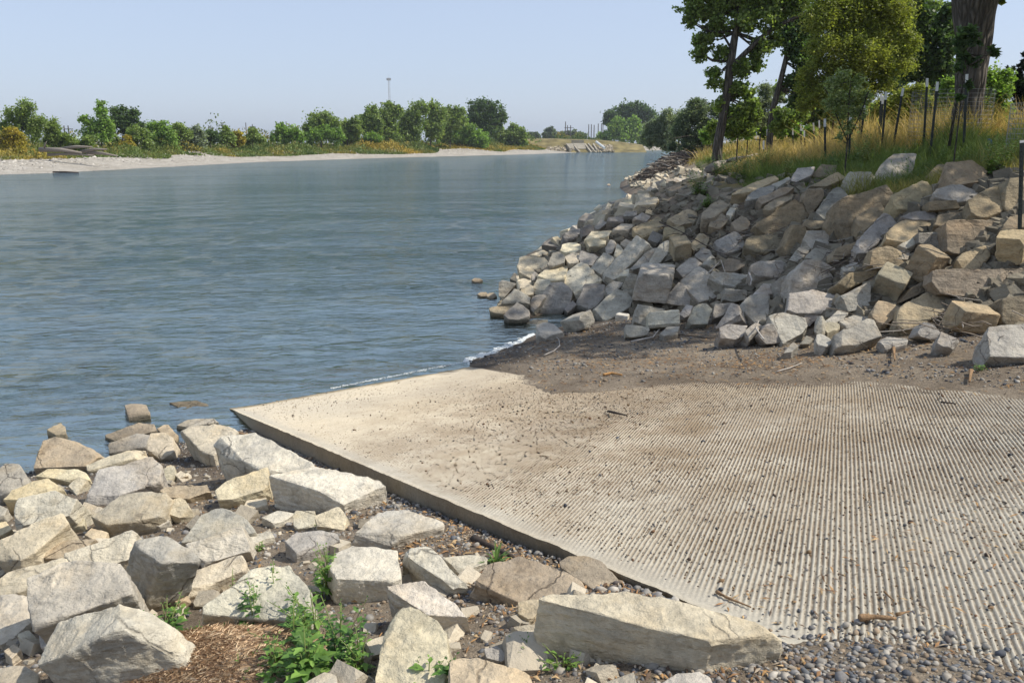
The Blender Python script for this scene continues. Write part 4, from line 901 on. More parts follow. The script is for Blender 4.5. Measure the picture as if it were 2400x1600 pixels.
def tree(kind, label, cat, Y, trunk, blobs, n, size, pal, seed, limbs=(), T=None, bark='bark', group=None, rdepth=.8, ground=True, **kw):
    """trunk = [(px, py, width px)...] from the foot up; blobs = [(px, py, r px)]; all at depth Y"""
    f = (lambda x, y: (T[0]+x*T[2], T[1]+y*T[2])) if T else (lambda x, y: (x, y)); k = T[2] if T else 1.
    base = at(*f(trunk[0][0], trunk[0][1]), Y); g = gz(base[0], base[1]); 
    e = empty(kind, (base[0], base[1], g)); tag(e, label, cat, group); o0 = np.array([base[0], base[1], g])
    rg = random.Random(seed); mb = MB()
    def path(ps, y0=0.):
        pts = []; 
        for i, (x, y, w_) in enumerate(ps): pts.append(at(*f(x, y), Y+y0*i/max(1, len(ps)-1)))
        return np.array(pts), np.array([max(.012, rpx(w_*k, Y)/2) for _, _, w_ in ps])
    pts, rad = path(trunk)
    if ground: pts = np.vstack([[pts[0][0], pts[0][1], g-.3], pts]); rad = np.concatenate([[rad[0]*1.25], rad])
    def fine(pts, rad, m=5):
        u = np.linspace(0, len(pts)-1, (len(pts)-1)*m+1); out_ = np.stack([np.interp(u, range(len(pts)), pts[:, j]) for j in range(3)], 1)
        for _ in range(2): out_[1:-1] = (out_[:-2]+out_[1:-1]*2+out_[2:])/4
        return out_, np.interp(u, range(len(pts)), rad)
    p_, r_ = fine(pts, rad); mb.tube(p_-o0, r_, 12 if Y < 40 else 6, seed, .05 if Y < 40 else 0)
    tr_ = mb.build('trunk', (M[bark],), e, smooth_=True)
    lb = MB()
    for q in limbs:
        p_, r_ = fine(*path(q, rg.uniform(-1, 1)*Y*.02)); lb.tube(p_-o0, r_, 8, seed)
    top = pts[len(pts)*2//3:]
    bl = []
    for x, y, r in blobs:
        rr_ = rpx(r*k, Y)*(.9 if Y < 60 else 1); c = at(*f(x, y), Y + rg.uniform(-.35, .35)*rr_); bl.append((c-o0, (rr_, rr_*rdepth, rr_*.92)))
        j = np.argmin(np.linalg.norm(pts-c, axis=1)); s0 = pts[j]-o0; e0 = c-o0      # a limb reaching into each clump
        for q in range(3):
            e1 = e0+np.array([rg.uniform(-.6, .6), rg.uniform(-.6, .6), rg.uniform(-.2, .7)])*rr_
            mid = (s0*.45+e1*.55)+np.array([0, 0, -.12*np.linalg.norm(e1-s0)]); rr0 = min(rad[j]*.45, .03*np.linalg.norm(e1-s0)+.01)
            lb.tube(np.array([s0, mid, e1]), [rr0, rr0*.6, rr0*.2], 5)
    if lb.n: lb.build('limbs', (M[bark],), e, smooth_=True)
    V, Fq, C = leaf_cloud(bl, n, size, pal, seed, **kw)
    newmesh('crown', V, Fq, (M['leaf'],), False, C, e)
    return e
G_MID = [(00.132, 00.194, 00.054), (00.202, 00.271, 00.078), (00.296, 00.358, 00.116)]
G_DARK = [(0.054, 0.095, 0.038), (0.088, 0.142, 0.049), (0.135, 0.196, 0.068)]
G_OLIVE = [(0.162, 0.196, 0.047), (0.243, 0.277, 0.061), (0.338, 0.338, 0.088)]
G_BRIGHT = [(0.135, 0.230, 0.054), (0.209, 0.324, 0.074), (0.284, 0.378, 0.108)]
G_SILVER = [(.14, .17, .12), (.22, .26, .19), (.34, .38, .30)]
G_SILVERD = [(0.096, 0.128, 0.088), (0.160, 0.200, 0.136), (0.288, 0.336, 0.248)]
G_YEL = [(.24, .24, .05), (.38, .31, .05), (.46, .34, .06)]
G_FAR = [(.09, .13, .08), (.13, .17, .11), (.17, .21, .14)]
# --- trees on the near right bank
tree('cottonwood_tree', 'tall cottonwood with a dark curved trunk and long arching limb over the grass', 'tree', 34, [(478,870,58),(505,740,52),(530,600,50),(556,380,52),(585,200,40),(605,60,34),(622,-80,28),(640,-300,16)],
     [(340,30,95),(300,130,45),(430,110,85),(500,30,90),(400,260,75),(370,330,50),(480,180,60),(640,120,85),(560,-30,110),(700,40,90),(790,120,90),(860,50,110),(960,-10,110),(500,330,55),(450,480,60),(620,420,70),(560,560,75),(640,560,60),(680,640,55),(480,640,50),(590,690,60),(740,300,75),(720,400,45),(820,250,50),(420,-180,150),(650,-220,190),(900,-200,160)],
     50000, .115, G_MID, 21, [[(572,400,34),(640,330,32),(760,215,28),(880,140,24),(1000,90,18),(1090,60,10)],[(560,300,16),(500,200,12),(430,100,8)],[(590,420,14),(680,360,10),(760,300,6)]], T3, narrow=.85, clump=.34, nclump=26)
tree('cottonwood_tree', 'leaning bare-stemmed cottonwood just behind the arching limb', 'tree', 40, [(806,690,36),(850,540,33),(890,380,30),(915,260,26),(930,120,20),(945,0,14)],
     [(960,200,90),(880,220,60),(960,330,75),(1000,440,70),(930,500,45),(960,620,50),(1040,560,70),(900,30,80),(1050,120,90),(880,700,30)], 16000, .14, G_DARK, 22, (), T3, narrow=.85)
tree('willow_tree', 'broad yellow-green bushy tree filling the middle of the right bank', 'tree', 30, [(1180,800,14),(1195,600,12),(1230,420,10),(1290,250,8)],
     [(1170,250,130),(1120,130,110),(1300,170,140),(1450,120,130),(1380,330,150),(1250,400,130),(1100,420,90),(1050,520,90),(1150,560,110),(1300,560,120),(1450,500,110),(1550,380,110),(1600,240,110),(1350,20,150),(1150,0,120),(1550,40,140),(1000,470,50),(1020,640,60),(1180,700,60)],
     70000, .10, G_OLIVE, 23, [[(1190,620,8),(1130,500,7),(1060,380,5)],[(1200,560,8),(1330,420,7),(1480,300,5)],[(1300,560,7),(1340,360,6),(1320,160,5)]], T3, bark='bark_s', narrow=.42)
tree('cottonwood_tree', 'dark green cottonwood standing between the bushy tree and the thick trunk', 'tree', 38, [(1690,560,20),(1710,430,18),(1760,300,16),(1800,160,12)],
     [(1690,130,90),(1660,30,70),(1760,200,80),(1850,170,70),(1880,80,60),(1840,290,80),(1740,370,80),(1850,400,70),(1680,330,70),(1650,440,60),(1900,230,50),(1780,480,60)], 24000, .14, G_DARK, 24, [[(1720,440,12),(1800,300,9),(1900,200,5)]], T3, narrow=.85)
tree('young_tree', 'soft olive sapling thicket between the steel posts and the bushy tree', 'tree', 27, [(1620,830,8),(1630,700,7),(1640,600,5)],
     [(1620,600,70),(1560,680,70),(1700,560,60),(1680,680,80),(1760,640,60),(1480,660,60),(1600,760,60),(1720,760,50),(1850,640,50),(1860,730,50)], 20000, .085, G_OLIVE, 25, (), T3, bark='bark_s', narrow=.4)
tree('willow_sapling', 'slender silvery-green willow sapling rising from the grass in front of the trees', 'sapling', 17, [(1270,880,9),(1272,760,8),(1280,620,6),(1290,500,4)],
     [(1170,520,45),(1250,470,50),(1330,500,40),(1200,600,55),(1300,590,55),(1380,600,45),(1160,640,40),(1240,680,50),(1330,690,50),(1270,780,40),(1220,840,25)], 3000, .085, [(.14,.19,.08),(.22,.27,.12),(.34,.37,.20)], 26,
     [[(1268,860,7),(1200,700,5),(1130,530,3)],[(1275,860,7),(1350,700,5),(1400,560,3)]], T3, bark='bark_s', narrow=.32, clump=.7)
tree('cottonwood_tree', 'massive old cottonwood with a thick furrowed trunk leaving the top of the frame', 'tree', 22, [(1992,800,178),(2012,620,150),(2030,450,168),(2042,250,188),(2050,80,225),(2058,-60,260),(2070,-300,230)],
     [(1700,-420,260),(2050,-480,300),(2400,-420,280),(1900,-700,300),(2300,-700,300),(2230,-60,28),(2215,5,18)], 26000, .19, G_MID, 27, [[(2060,-60,150),(1950,-250,110),(1850,-450,60)],[(2070,-80,150),(2200,-260,110),(2330,-450,60)]], T3, narrow=.85, clump=.35)
tree('leafy_shoot', 'leafy shoots sprouting in front of the thick furrowed trunk', 'shoot', 15, [(1955,720,5),(1975,500,4),(2000,330,3)],
     [(2000,220,50),(1960,290,40),(2040,250,40),(1990,360,35),(2050,380,30),(1950,420,30),(2010,520,30),(1960,600,25),(2150,315,30),(2180,330,20)], 900, .13, [(.05,.09,.04),(.08,.13,.05),(.12,.17,.07)], 28, [[(1990,420,3),(2070,370,3),(2150,320,2)]], T3, bark='bark_s', narrow=.42, clump=.5, nclump=8)
tree('green_bush', 'bright green bushy tree just behind and beyond the thick trunk', 'tree', 26, [(2150,820,10),(2155,650,8)],
     [(2150,480,60),(2190,560,70),(2140,640,70),(2200,700,80),(2130,760,60),(2230,480,50),(2100,560,40),(1900,600,60),(1880,700,60),(1890,520,50)], 20000, .09, G_BRIGHT, 29, (), T3, bark='bark_s', narrow=.6)
tree('juniper_tree', 'dark conical evergreen at the frame edge on the bank top', 'tree', 27, [(2360,830,20),(2362,600,16),(2365,400,8),(2368,300,4)],
     [(2365,330,28),(2362,400,48),(2350,480,70),(2345,560,90),(2345,640,105),(2350,720,115),(2350,790,110),(2270,430,30),(2260,520,40)], 30000, .10, [(.010,.020,.010),(.018,.032,.014),(.028,.045,.018)], 30, (), T3, narrow=.3, clump=.22, nclump=24, hollow=.2)
tree('olive_tree', 'dark grey-green olive tree leaning over the water up-river', 'tree', 58, [(440,900,16),(420,820,14),(380,740,10)],
     [(360,680,70),(420,720,80),(300,740,70),(350,800,90),(250,800,60),(420,850,70),(310,880,60),(260,930,45),(200,900,30),(340,640,40),(300,960,30)], 34000, .17, G_SILVERD, 31, [[(420,850,9),(300,830,6),(200,850,4)],[(420,840,9),(300,900,6),(230,950,3)]], T3, narrow=.35, hollow=.5)
tree('olive_tree', 'paler olive tree reaching over the river beyond the dark leaning one', 'tree', 80, [(240,870,10),(220,800,8),(180,760,6)],
     [(190,730,60),(130,770,55),(70,800,50),(150,830,60),(220,800,60),(80,860,45),(30,850,30),(180,880,45)], 20000, .22, G_SILVER, 32, (), T3, narrow=.35, hollow=.5)
tree('olive_tree', 'silvery bush standing in the gap beside the leaning bare stem', 'tree', 42, [(740,780,8),(745,660,6)],
     [(760,560,50),(720,640,55),(790,640,50),(740,720,60),(650,720,60),(870,610,30),(800,740,40)], 11000, .12, G_SILVER, 33, (), T3, narrow=.35)
tree('green_bush', 'dark leafy undergrowth tree around the foot of the tall curved trunk', 'tree', 37, [(600,830,8),(610,720,6)],
     [(600,700,60),(560,780,60),(650,780,60),(700,700,50),(450,780,50),(470,850,40),(860,700,45),(900,740,50),(980,700,50),(830,780,40)], 15000, .11, G_MID, 34, (), T3, bark='bark_s', narrow=.6)
tree('cottonwood_tree', 'leafy cottonwood just outside the frame that shades the boulders', 'tree', 15, [(3300,420,120),(3290,100,110),(3200,-400,90)], [], 1, .1, G_MID, 35) if False else None
# the tree beside the frame whose crown shades the heap (trunk out of view to the side)
e = empty('cottonwood_tree', (15.5, 13.5, 2.9)); tag(e, 'broad cottonwood beside the ramp whose crown shades the boulder heap', 'tree')
mb = MB(); mb.tube([(0, 0, -.5), (.1, .1, 2.5), (-.2, .3, 5), (-.6, .6, 8)], [.55, .42, .36, .2], 12, 3, .05)
mb.build('trunk', (M['bark'],), e, smooth_=True); mb = MB()
for q in [(-5, 2, 7), (-2, -2, 8.5), (1, 3, 9), (-3, 5, 8.5), (2, -1, 9)]: mb.tube([(-.2, .3, 4.5), (q[0]*.5, q[1]*.5, q[2]*.75), q], [.2, .12, .04], 7)
mb.build('limbs', (M['bark'],), e, smooth_=True)
SHADE = [((-1.5, 2.5, 8.2), (3.6, 3.4, 2.6)), ((-4.0, .6, 7.0), (2.4, 2.0, 1.8)), ((-5.0, 3.5, 7.4), (2.4, 2.6, 2.0)), ((1.5, .2, 8.5), (3.2, 3.0, 2.6)), ((-1, 6.5, 8.5), (3.6, 3.0, 2.6)), ((-6.4, -2.6, 6.8), (1.9, 1.3, 1.2)), ((-3.2, -2.0, 7.6), (1.7, 1.0, 1.2))]
V, Fq, C = leaf_cloud(SHADE, 26000, .17, G_MID, 36, narrow=.85, clump=.36, nclump=26, hollow=.1); newmesh('crown', V, Fq, (M['leaf'],), False, C, e)

tree('background_tree', 'leafy tree filling in behind the slender sapling and posts', 'tree', 48, [(1150,830,10),(1150,700,9)], [(1050,640,80),(1150,680,90),(1260,700,80),(960,680,60),(1000,580,70),(1350,690,80),(1450,720,70),(900,740,60),(850,560,45),(1080,760,70),(1200,780,70)], 26000, .2, G_MID, 37, (), T3, narrow=.75)
tree('background_tree', 'deep green tree mass behind the steel posts near the thick trunk', 'tree', 50, [(1700,830,12),(1700,650,10)], [(1600,640,90),(1720,660,90),(1820,620,90),(1880,720,80),(1520,720,80),(1680,760,80),(1800,770,70),(1570,500,70),(1920,560,60),(1900,450,60),(2080,700,60)], 26000, .2, G_DARK, 38, (), T3, narrow=.75)
tree('background_tree', 'tall leafy tree rising behind the gap left of the thick trunk', 'tree', 55, [(1500,700,14),(1500,400,12)], [(1480,160,110),(1600,60,90),(1350,80,100),(1650,300,90),(1500,330,110),(1050,300,90),(1000,150,70),(1780,60,60),(1200,60,110)], 26000, .22, G_MID, 39, (), T3, narrow=.8)
tree('background_shrub', 'green shrubs on the bank top behind the golden grass', 'shrub', 44, [(660,850,6),(660,800,5)], [(560,800,50),(660,790,55),(760,780,50),(860,790,50),(950,800,45),(1040,810,40),(420,830,45)], 14000, .16, G_BRIGHT, 40, (), T3, narrow=.7)
# --- far bank
T1 = (0, 150, .34014); T2 = (680, 150, .38265)
FT = [
(T1,115,[(130,560,10),(150,440,8)],[(150,330,70),(190,290,50),(230,400,70),(80,370,60),(40,430,50),(240,470,60),(140,430,70),(290,400,40)],G_MID,'large grey-green tree at the left end of the far shore','cottonwood_tree'),
(T1,112,[(370,560,6),(370,480,5)],[(360,425,42),(375,480,48),(350,520,40)],G_MID,'small rounded tree by the pale-roofed shed','shrub_tree'),
(T1,108,[(420,590,5),(420,540,4)],[(400,530,50),(450,520,45),(500,555,40),(560,560,40),(620,530,45)],G_MID,'low spreading shrub in front of the pale-roofed shed','shrub'),
(T1,126,[(700,560,9),(700,400,8)],[(695,290,35),(700,340,48),(690,420,55),(720,480,60),(600,390,38),(640,440,50),(570,380,28),(600,480,45),(740,420,40)],G_BRIGHT,'tall narrow far-shore tree with a bare snag at its top','cottonwood_tree'),
(T1,142,[(845,520,9),(850,440,8)],[(800,340,48),(860,345,50),(920,350,40),(840,400,55),(910,410,50),(780,430,50),(960,430,35),(880,460,45)],G_DARK,'dark spreading tree beside the tall snag-topped one','cottonwood_tree'),
(T1,104,[(80,600,5),(80,540,4)],[(70,480,50),(110,520,55),(40,540,50),(130,570,40)],G_YEL,'yellowing bush at the left end of the far shore','shrub'),
(T1,106,[(880,610,4),(880,570,3)],[(880,525,26),(870,560,34),(905,560,24)],G_YEL,'bright golden small bush below the dark spreading tree','shrub'),
(T1,118,[(950,590,5),(950,520,4)],[(930,480,50),(980,500,50),(1010,540,40),(900,520,40),(760,520,50),(800,560,45)],G_MID,'rounded green shrub group behind the golden bush','shrub'),
(T1,120,[(1090,590,5),(1090,500,4)],[(1050,430,40),(1110,440,50),(1160,480,50),(1080,500,50),(1180,540,50),(1130,560,50)],G_BRIGHT,'light green willow thicket left of the silver bush','shrub'),
(T1,124,[(1230,560,5),(1230,480,4)],[(1230,450,45),(1270,480,40),(1200,500,40)],G_MID,'mid-green shrub directly behind the silver bush','shrub'),
(T1,106,[(1330,610,5),(1330,540,4)],[(1300,490,45),(1350,460,40),(1380,510,50),(1310,550,50),(1370,570,45),(1270,540,35)],G_SILVER,'round silver-grey bush on the far shore','shrub'),
(T1,135,[(1450,560,4),(1450,500,3)],[(1440,490,35),(1480,510,35),(1420,530,30)],G_DARK,'small dark shrub right of the silver bush','shrub'),
(T1,130,[(1560,570,4),(1555,480,3)],[(1553,445,18),(1555,480,34),(1580,510,35),(1530,520,30)],G_MID,'little cone-topped tree on the far shore','shrub_tree'),
(T1,125,[(1640,580,4),(1640,520,3)],[(1635,490,26),(1650,530,34),(1615,545,28)],G_YEL,'pale yellow bush beside the little cone-topped tree','shrub'),
(T1,130,[(1740,580,4),(1740,500,3)],[(1740,465,26),(1745,500,38),(1790,520,32),(1700,530,30)],G_MID,'pointed green shrub among the far utility poles','shrub'),
(T1,140,[(1970,580,5),(1970,500,4)],[(1940,450,38),(1990,460,42),(2040,480,40),(1960,510,50),(2060,510,35),(1890,510,30)],G_BRIGHT,'wide feathery shrub left of the round-headed tree','shrub'),
(T2,190,[(190,480,10),(190,400,8)],[(150,350,52),(220,335,52),(190,390,62),(120,400,42),(270,370,42),(240,400,50)],G_MID,'round-headed tree standing apart on the far shore','cottonwood_tree'),
(T2,170,[(190,500,5),(190,450,4)],[(150,430,45),(200,425,50),(260,430,45),(300,450,40),(120,450,40)],G_BRIGHT,'green shrub row at the foot of the round-headed tree','shrub'),
(T2,200,[(350,480,7),(350,420,6)],[(345,385,40),(370,420,45),(330,430,40),(400,350,36),(410,390,36)],G_MID,'low tree between the round-headed tree and the tall grove','cottonwood_tree'),
(T2,205,[(495,480,8),(500,380,7)],[(500,300,44),(470,340,48),(520,350,48),(490,400,55),(440,370,38),(530,420,44)],G_MID,'first tall tree of the far grove next to the low tree','cottonwood_tree'),
(T2,208,[(620,480,9),(610,380,8)],[(605,270,36),(590,310,46),(635,320,42),(600,380,55),(650,290,32),(620,430,55),(665,280,24)],G_MID,'tallest tree of the far grove, under the mast','cottonwood_tree'),
(T2,212,[(760,480,8),(750,380,7)],[(720,320,46),(770,290,46),(810,270,40),(700,370,50),(770,370,55),(740,430,55),(680,420,45)],G_MID,'pale-limbed tree right of the mast in the far grove','cottonwood_tree'),
(T2,212,[(860,480,8),(870,380,7)],[(880,265,40),(860,310,44),(910,310,44),(850,380,50),(910,390,50),(870,430,50)],G_MID,'tree with a domed top near the middle of the far grove','cottonwood_tree'),
(T2,214,[(980,480,7),(990,380,6)],[(950,310,36),(1000,295,40),(1040,300,36),(970,360,50),(1030,360,44),(950,430,50)],G_MID,'thin-crowned tree left of the big oak-like one','cottonwood_tree'),
(T2,205,[(1205,480,12),(1200,400,10)],[(1130,270,48),(1190,260,50),(1250,275,46),(1290,340,38),(1150,330,60),(1220,340,60),(1110,350,50),(1190,410,55),(1300,310,28),(1260,380,36)],G_DARK,'largest oak-shaped tree ending the far grove','cottonwood_tree'),
(T2,195,[(1060,500,5),(1060,440,4)],[(1060,355,34),(1050,400,44),(1095,405,42),(1030,450,48),(1080,450,50),(1170,445,42),(1180,480,42),(1120,480,44),(950,470,50)],G_BRIGHT,'rounded vine-covered bushes in front of the oak-shaped tree','shrub'),
(T2,190,[(505,490,4),(505,460,3)],[(505,445,30),(540,455,26),(470,460,28),(340,470,28),(400,460,30)],G_BRIGHT,'low bright bush in front of the far grove','shrub'),
(T2,235,[(1370,500,6),(1370,440,5)],[(1290,430,40),(1370,395,32),(1360,430,42),(1410,430,38),(1340,470,46),(1280,470,40),(1420,470,40),(1330,500,36)],G_MID,'clump of dark green shrubs between oak-shaped tree and outfall','shrub'),
(T2,250,[(1490,515,4),(1490,500,3)],[(1480,495,26),(1510,500,24),(1450,500,24)],G_MID,'small bush on the stone bank left of the outfall','shrub'),
(T2,330,[(2100,470,12),(2100,380,10)],[(2070,290,52),(2130,280,52),(2190,310,48),(2020,310,48),(1960,320,34),(1950,350,30),(2100,340,60),(2200,350,42),(2010,350,50)],G_DARK,'broad dark tree beyond the outfall','cottonwood_tree'),
(T2,305,[(2030,470,8),(2030,440,7)],[(2010,370,40),(2050,390,46),(2110,350,34),(1980,400,42),(2090,400,46),(2040,440,50),(1960,440,42),(2110,440,46),(2150,410,34),(1910,445,30)],G_BRIGHT,'light green rounded tree in front of the broad dark one','cottonwood_tree'),
(T2,290,[(2200,480,6),(2200,460,5)],[(2180,440,36),(2230,450,36),(2210,480,36),(2260,480,36),(2150,480,30)],G_MID,'bushes on the far bend under the overhanging olive','shrub'),
(T2,480,[(1490,460,4),(1490,445,3)],[(1475,440,20),(1500,438,20),(1460,448,16),(1515,447,16)],G_FAR,'hazy low tree seen over the road embankment','distant_tree'),
(T2,460,[(1595,460,4),(1595,440,3)],[(1590,410,22),(1605,430,26),(1570,438,24),(1615,445,20)],G_FAR,'hazy upright tree over the road embankment','distant_tree'),
(T2,480,[(1700,465,4),(1700,450,3)],[(1665,430,22),(1700,437,24),(1740,440,22),(1775,443,22),(1800,446,18),(1720,455,24)],G_FAR,'hazy rounded tree clump below the far poles','distant_tree'),
]
for i, (T, Y, tk, bl, pal, lab, kind) in enumerate(FT):
    for _ in range(60):                 # stand it back from the gravel beach
        q_ = at(T[0]+tk[0][0]*T[2], 350, Y); d_ = abs(poly_dist([q_[0]], [q_[1]], FP)[0][0])
        if inside([q_[0]], [q_[1]], FARQ)[0] and d_ > 17: break
        Y += 2.5
    area = sum((r*T[2]*Y/F)**2 for _, _, r in bl)
    cat = 'tree' if 'tree' in kind else 'shrub'
    tree(kind, lab, cat, Y, tk, bl, int(min(14000, 5000+area*120)), .0023*Y, pal, 50+i, (), T, narrow=.75, nclump=22, clump=.42, hollow=.15, group=None)
# undergrowth along the far bank
rg = np.random.default_rng(77); U = []; n = 110000
seg = FP[:-2]; segL = np.linalg.norm(np.diff(seg, axis=0), axis=1); 
k = rg.choice(len(segL), n, p=segL**.55/np.sum(segL**.55)); u = rg.random(n); base = seg[k]+(seg[k+1]-seg[k])*u[:, None]
dirv = (seg[k+1]-seg[k])/segL[k][:, None]; nrm = np.stack([-dirv[:, 1], dirv[:, 0]], 1)
wd = 12 + 7*fb2(base[:, 0], base[:, 1], .05, 2, 90); dd = wd + rg.random(n)**1.3*24
x = base[:, 0]+nrm[:, 0]*dd; y = base[:, 1]+nrm[:, 1]*dd
hgt = np.clip(1.1+2.6*fb2(x, y, .12, 3, 91), .4, 3.2)*np.clip((dd-wd)/5, .25, 1.3)*(1+1.1*smooth(8, 18, dd-wd))
z = G(x, y)+rg.random(n)*hgt
cn = fb2(x, y, .09, 3, 92)+.35*fb2(x, y, .5, 2, 93)
pa = np.array([(.075, .12, .03), (.15, .20, .055), (.17, .18, .05), (.34, .27, .06), (.40, .29, .06)])
v = np.clip((cn*1.3+.36), 0, .999)*4; ii = v.astype(int); f_ = (v-ii)[:, None]; col = (pa[ii]*(1-f_)+pa[ii+1]*f_)*rg.uniform(.75, 1.2, (n, 1))
P = np.stack([x, y, z], 1); a = rg.normal(size=(n, 3)); a[:, 2] = np.abs(a[:, 2])+.6; a /= np.linalg.norm(a, axis=1)[:, None]; b_ = np.cross(a, rg.normal(size=(n, 3))); b_ /= np.linalg.norm(b_, axis=1)[:, None]
s = (.0026*np.hypot(x, y)*rg.uniform(.6, 1.4, n))[:, None]
V = np.stack([P-a*s*.5, P+b_*s*.3, P+a*s*.6, P-b_*s*.3], 1).reshape(-1, 3)
o = newmesh('undergrowth', V, np.arange(n*4).reshape(n, 4), (M['grass'],), False, np.repeat(col, 4, 0)); tag(o, 'mixed green and yellow weeds covering the far shore', 'undergrowth', kind='stuff')
# grass on the near bank
def blades(x, y, h, wdt, col, seed, lean=.35, name='grass', label='', cat='grass', z0=None):
    rg = np.random.default_rng(seed); n = len(x); z = G(x, y)-.03 if z0 is None else z0
    an = rg.uniform(0, 6.28, n); d = np.stack([np.cos(an), np.sin(an), np.zeros(n)], 1); ln = rg.uniform(0, lean, n)[:, None]*h[:, None]
    p = np.stack([x, y, z], 1); an2 = rg.uniform(0, 6.28, n); sd_ = np.stack([np.cos(an2), np.sin(an2), np.zeros(n)], 1)*wdt[:, None]*.5
    up = np.array([0, 0, 1.])*h[:, None]
    m1 = p+up*.55+d*ln*.35; m2 = p+up*.95+d*ln
    V = np.stack([p-sd_, p+sd_, m1+sd_*.8, m1-sd_*.8, m2], 1).reshape(-1, 3); i = np.arange(n)*5
    Fq = np.concatenate([np.stack([i, i+1, i+2], 1), np.stack([i, i+2, i+3], 1), np.stack([i+3, i+2, i+4], 1)])
    o = newmesh(name, V, Fq, (M['grass'],), False, np.repeat(col, 5, 0)); return tag(o, label, cat, kind='stuff')
rg = np.random.default_rng(88); n = 330000
px = rg.uniform(1540, 2450, n); dist = np.exp(rg.uniform(math.log(9), math.log(75), n)); x = (px-1200)/F*dist/1.03; y = dist
dB, _ = poly_dist(x, y, TP); dB = np.abs(dB); ins = inside(x, y, BANKQ); zg = G(x, y)
lim = 3.1 + .55*fb2(x, y, .7, 2, 95) + 2.0*smooth(15, 20, y)*smooth(64, 40, y)
ok = ins & (dB > lim) & (dB < lim+22); x, y, zg, dB, lim = x[ok], y[ok], zg[ok], dB[ok], lim[ok]
k = rg.random(len(x)) < np.clip(.42+.5*fb2(x, y, .9, 2, 100), .08, 1); x, y, dB, lim = x[k], y[k], dB[k], lim[k]; n = len(x)
dry = .9*smooth(-.20, .30, fb2(x, y, .22, 3, 96)+.3*fb2(x, y, 1.1, 2, 97)+.22*smooth(19, 26, y)*smooth(60, 36, y)-.16*smooth(7.6, 9.4, x*19/y))
gcol = np.array([(.15, .20, .055)])*(1-dry[:, None])+np.array([(.58, .42, .17)])*dry[:, None]; gcol *= rg.uniform(.7, 1.3, (n, 1))
h = rg.uniform(.14, .42, n)*(.6+.8*dry)*(1+.9*smooth(2.2, 5, dB-lim)*smooth(5, 7.5, x))*np.clip(1+1.1*fb2(x, y, 1.4, 2, 99), .35, 1.9)*smooth(-.1, 1.5, dB-lim+.25)*np.clip(1.1+.6*fb2(x, y, .5, 2, 98), .4, 1.6)+.06
blades(x, y, h, .0010*np.hypot(x, y)*rg.uniform(.6, 1.2, n), gcol, 5, 1.1, 'grass', 'tall dry golden and green grass on top of the near bank')
# ================================================================ loose stone, wood and weeds
_ico = bmesh.new(); bmesh.ops.create_icosphere(_ico, subdivisions=1, radius=1.)
IV1 = np.array([v.co[:] for v in _ico.verts]); IF1 = np.array([[v.index for v in f.verts] for f in _ico.faces]); _ico.free()
_ico = bmesh.new(); bmesh.ops.create_icosphere(_ico, subdivisions=2, radius=1.)
IV2 = np.array([v.co[:] for v in _ico.verts]); IF2 = np.array([[v.index for v in f.verts] for f in _ico.faces]); _ico.free()
_o8 = np.array([(1, 0, 0), (-1, 0, 0), (0, 1, 0), (0, -1, 0), (0, 0, 1.), (0, 0, -1.)]); _f8 = np.array([(0, 2, 4), (2, 1, 4), (1, 3, 4), (3, 0, 4), (2, 0, 5), (1, 2, 5), (3, 1, 5), (0, 3, 5)])
def scatter_stones(P, size, col, seed, flat=.6, IV=IV1, IF=IF1, rough=.12):
    rg = np.random.default_rng(seed); n = len(P)
    an = rg.uniform(0, 6.28, n); ca, sa = np.cos(an), np.sin(an); sc = np.stack([size, size*rg.uniform(.6, .95, n), size*rg.uniform(flat*.7, flat*1.2, n)], 1)
    V = IV[None]*(1+rg.uniform(-rough, rough, (n, len(IV), 1)))*sc[:, None, :]
    tl = rg.uniform(-.4, .4, n)[:, None]; x = V[..., 0]; y = V[..., 1]; z = V[..., 2]; z2 = z+x*tl
    V = np.stack([x*ca[:, None]-y*sa[:, None], x*sa[:, None]+y*ca[:, None], z2], -1) + P[:, None, :]
    Fq = (IF[None]+(np.arange(n)*len(IV))[:, None, None]).reshape(-1, 3)
    return V.reshape(-1, 3), Fq, np.repeat(col, len(IV), 0)
PEB = np.array([(.21, .20, .19), (.13, .135, .14), (.22, .205, .18), (.30, .27, .225), (.075, .08, .09), (.36, .33, .28), (.25, .19, .13), (.13, .11, .095)])
def pick(pal, n, rg, p=None): return pal[rg.choice(len(pal), n, p=p)]*rg.uniform(.8, 1.2, (n, 1))
rg = np.random.default_rng(101)
# gravel on the near side of the ramp
n = 95000; s = rg.uniform(-1.0, 11.5, n); t = -.02-np.abs(rg.uniform(0, 1, n))**1.35*6.; x, y = rxy(s, t)
dens = np.clip(.28+.9*fb2(x, y, .75, 3, 102) + .45*smooth(1.7, .2, -t) + .3*smooth(5, 8, s), .07, 1.)
dist = np.hypot(x, y); ok = (rg.random(n) < dens) & (y > 1.2) & (np.abs(x) < .75*y+.5); x, y, t, s = x[ok], y[ok], t[ok], s[ok]; n = len(x)
size = np.exp(rg.normal(math.log(.0088), .5, n))*np.clip(1+.5*fb2(x, y, 1.1, 2, 103), .7, 1.5); size = np.clip(size, .004, .032)
P = np.stack([x, y, G(x, y)+size*.12], 1)
V1 = scatter_stones(P, size, pick(PEB, n, rg), 104)
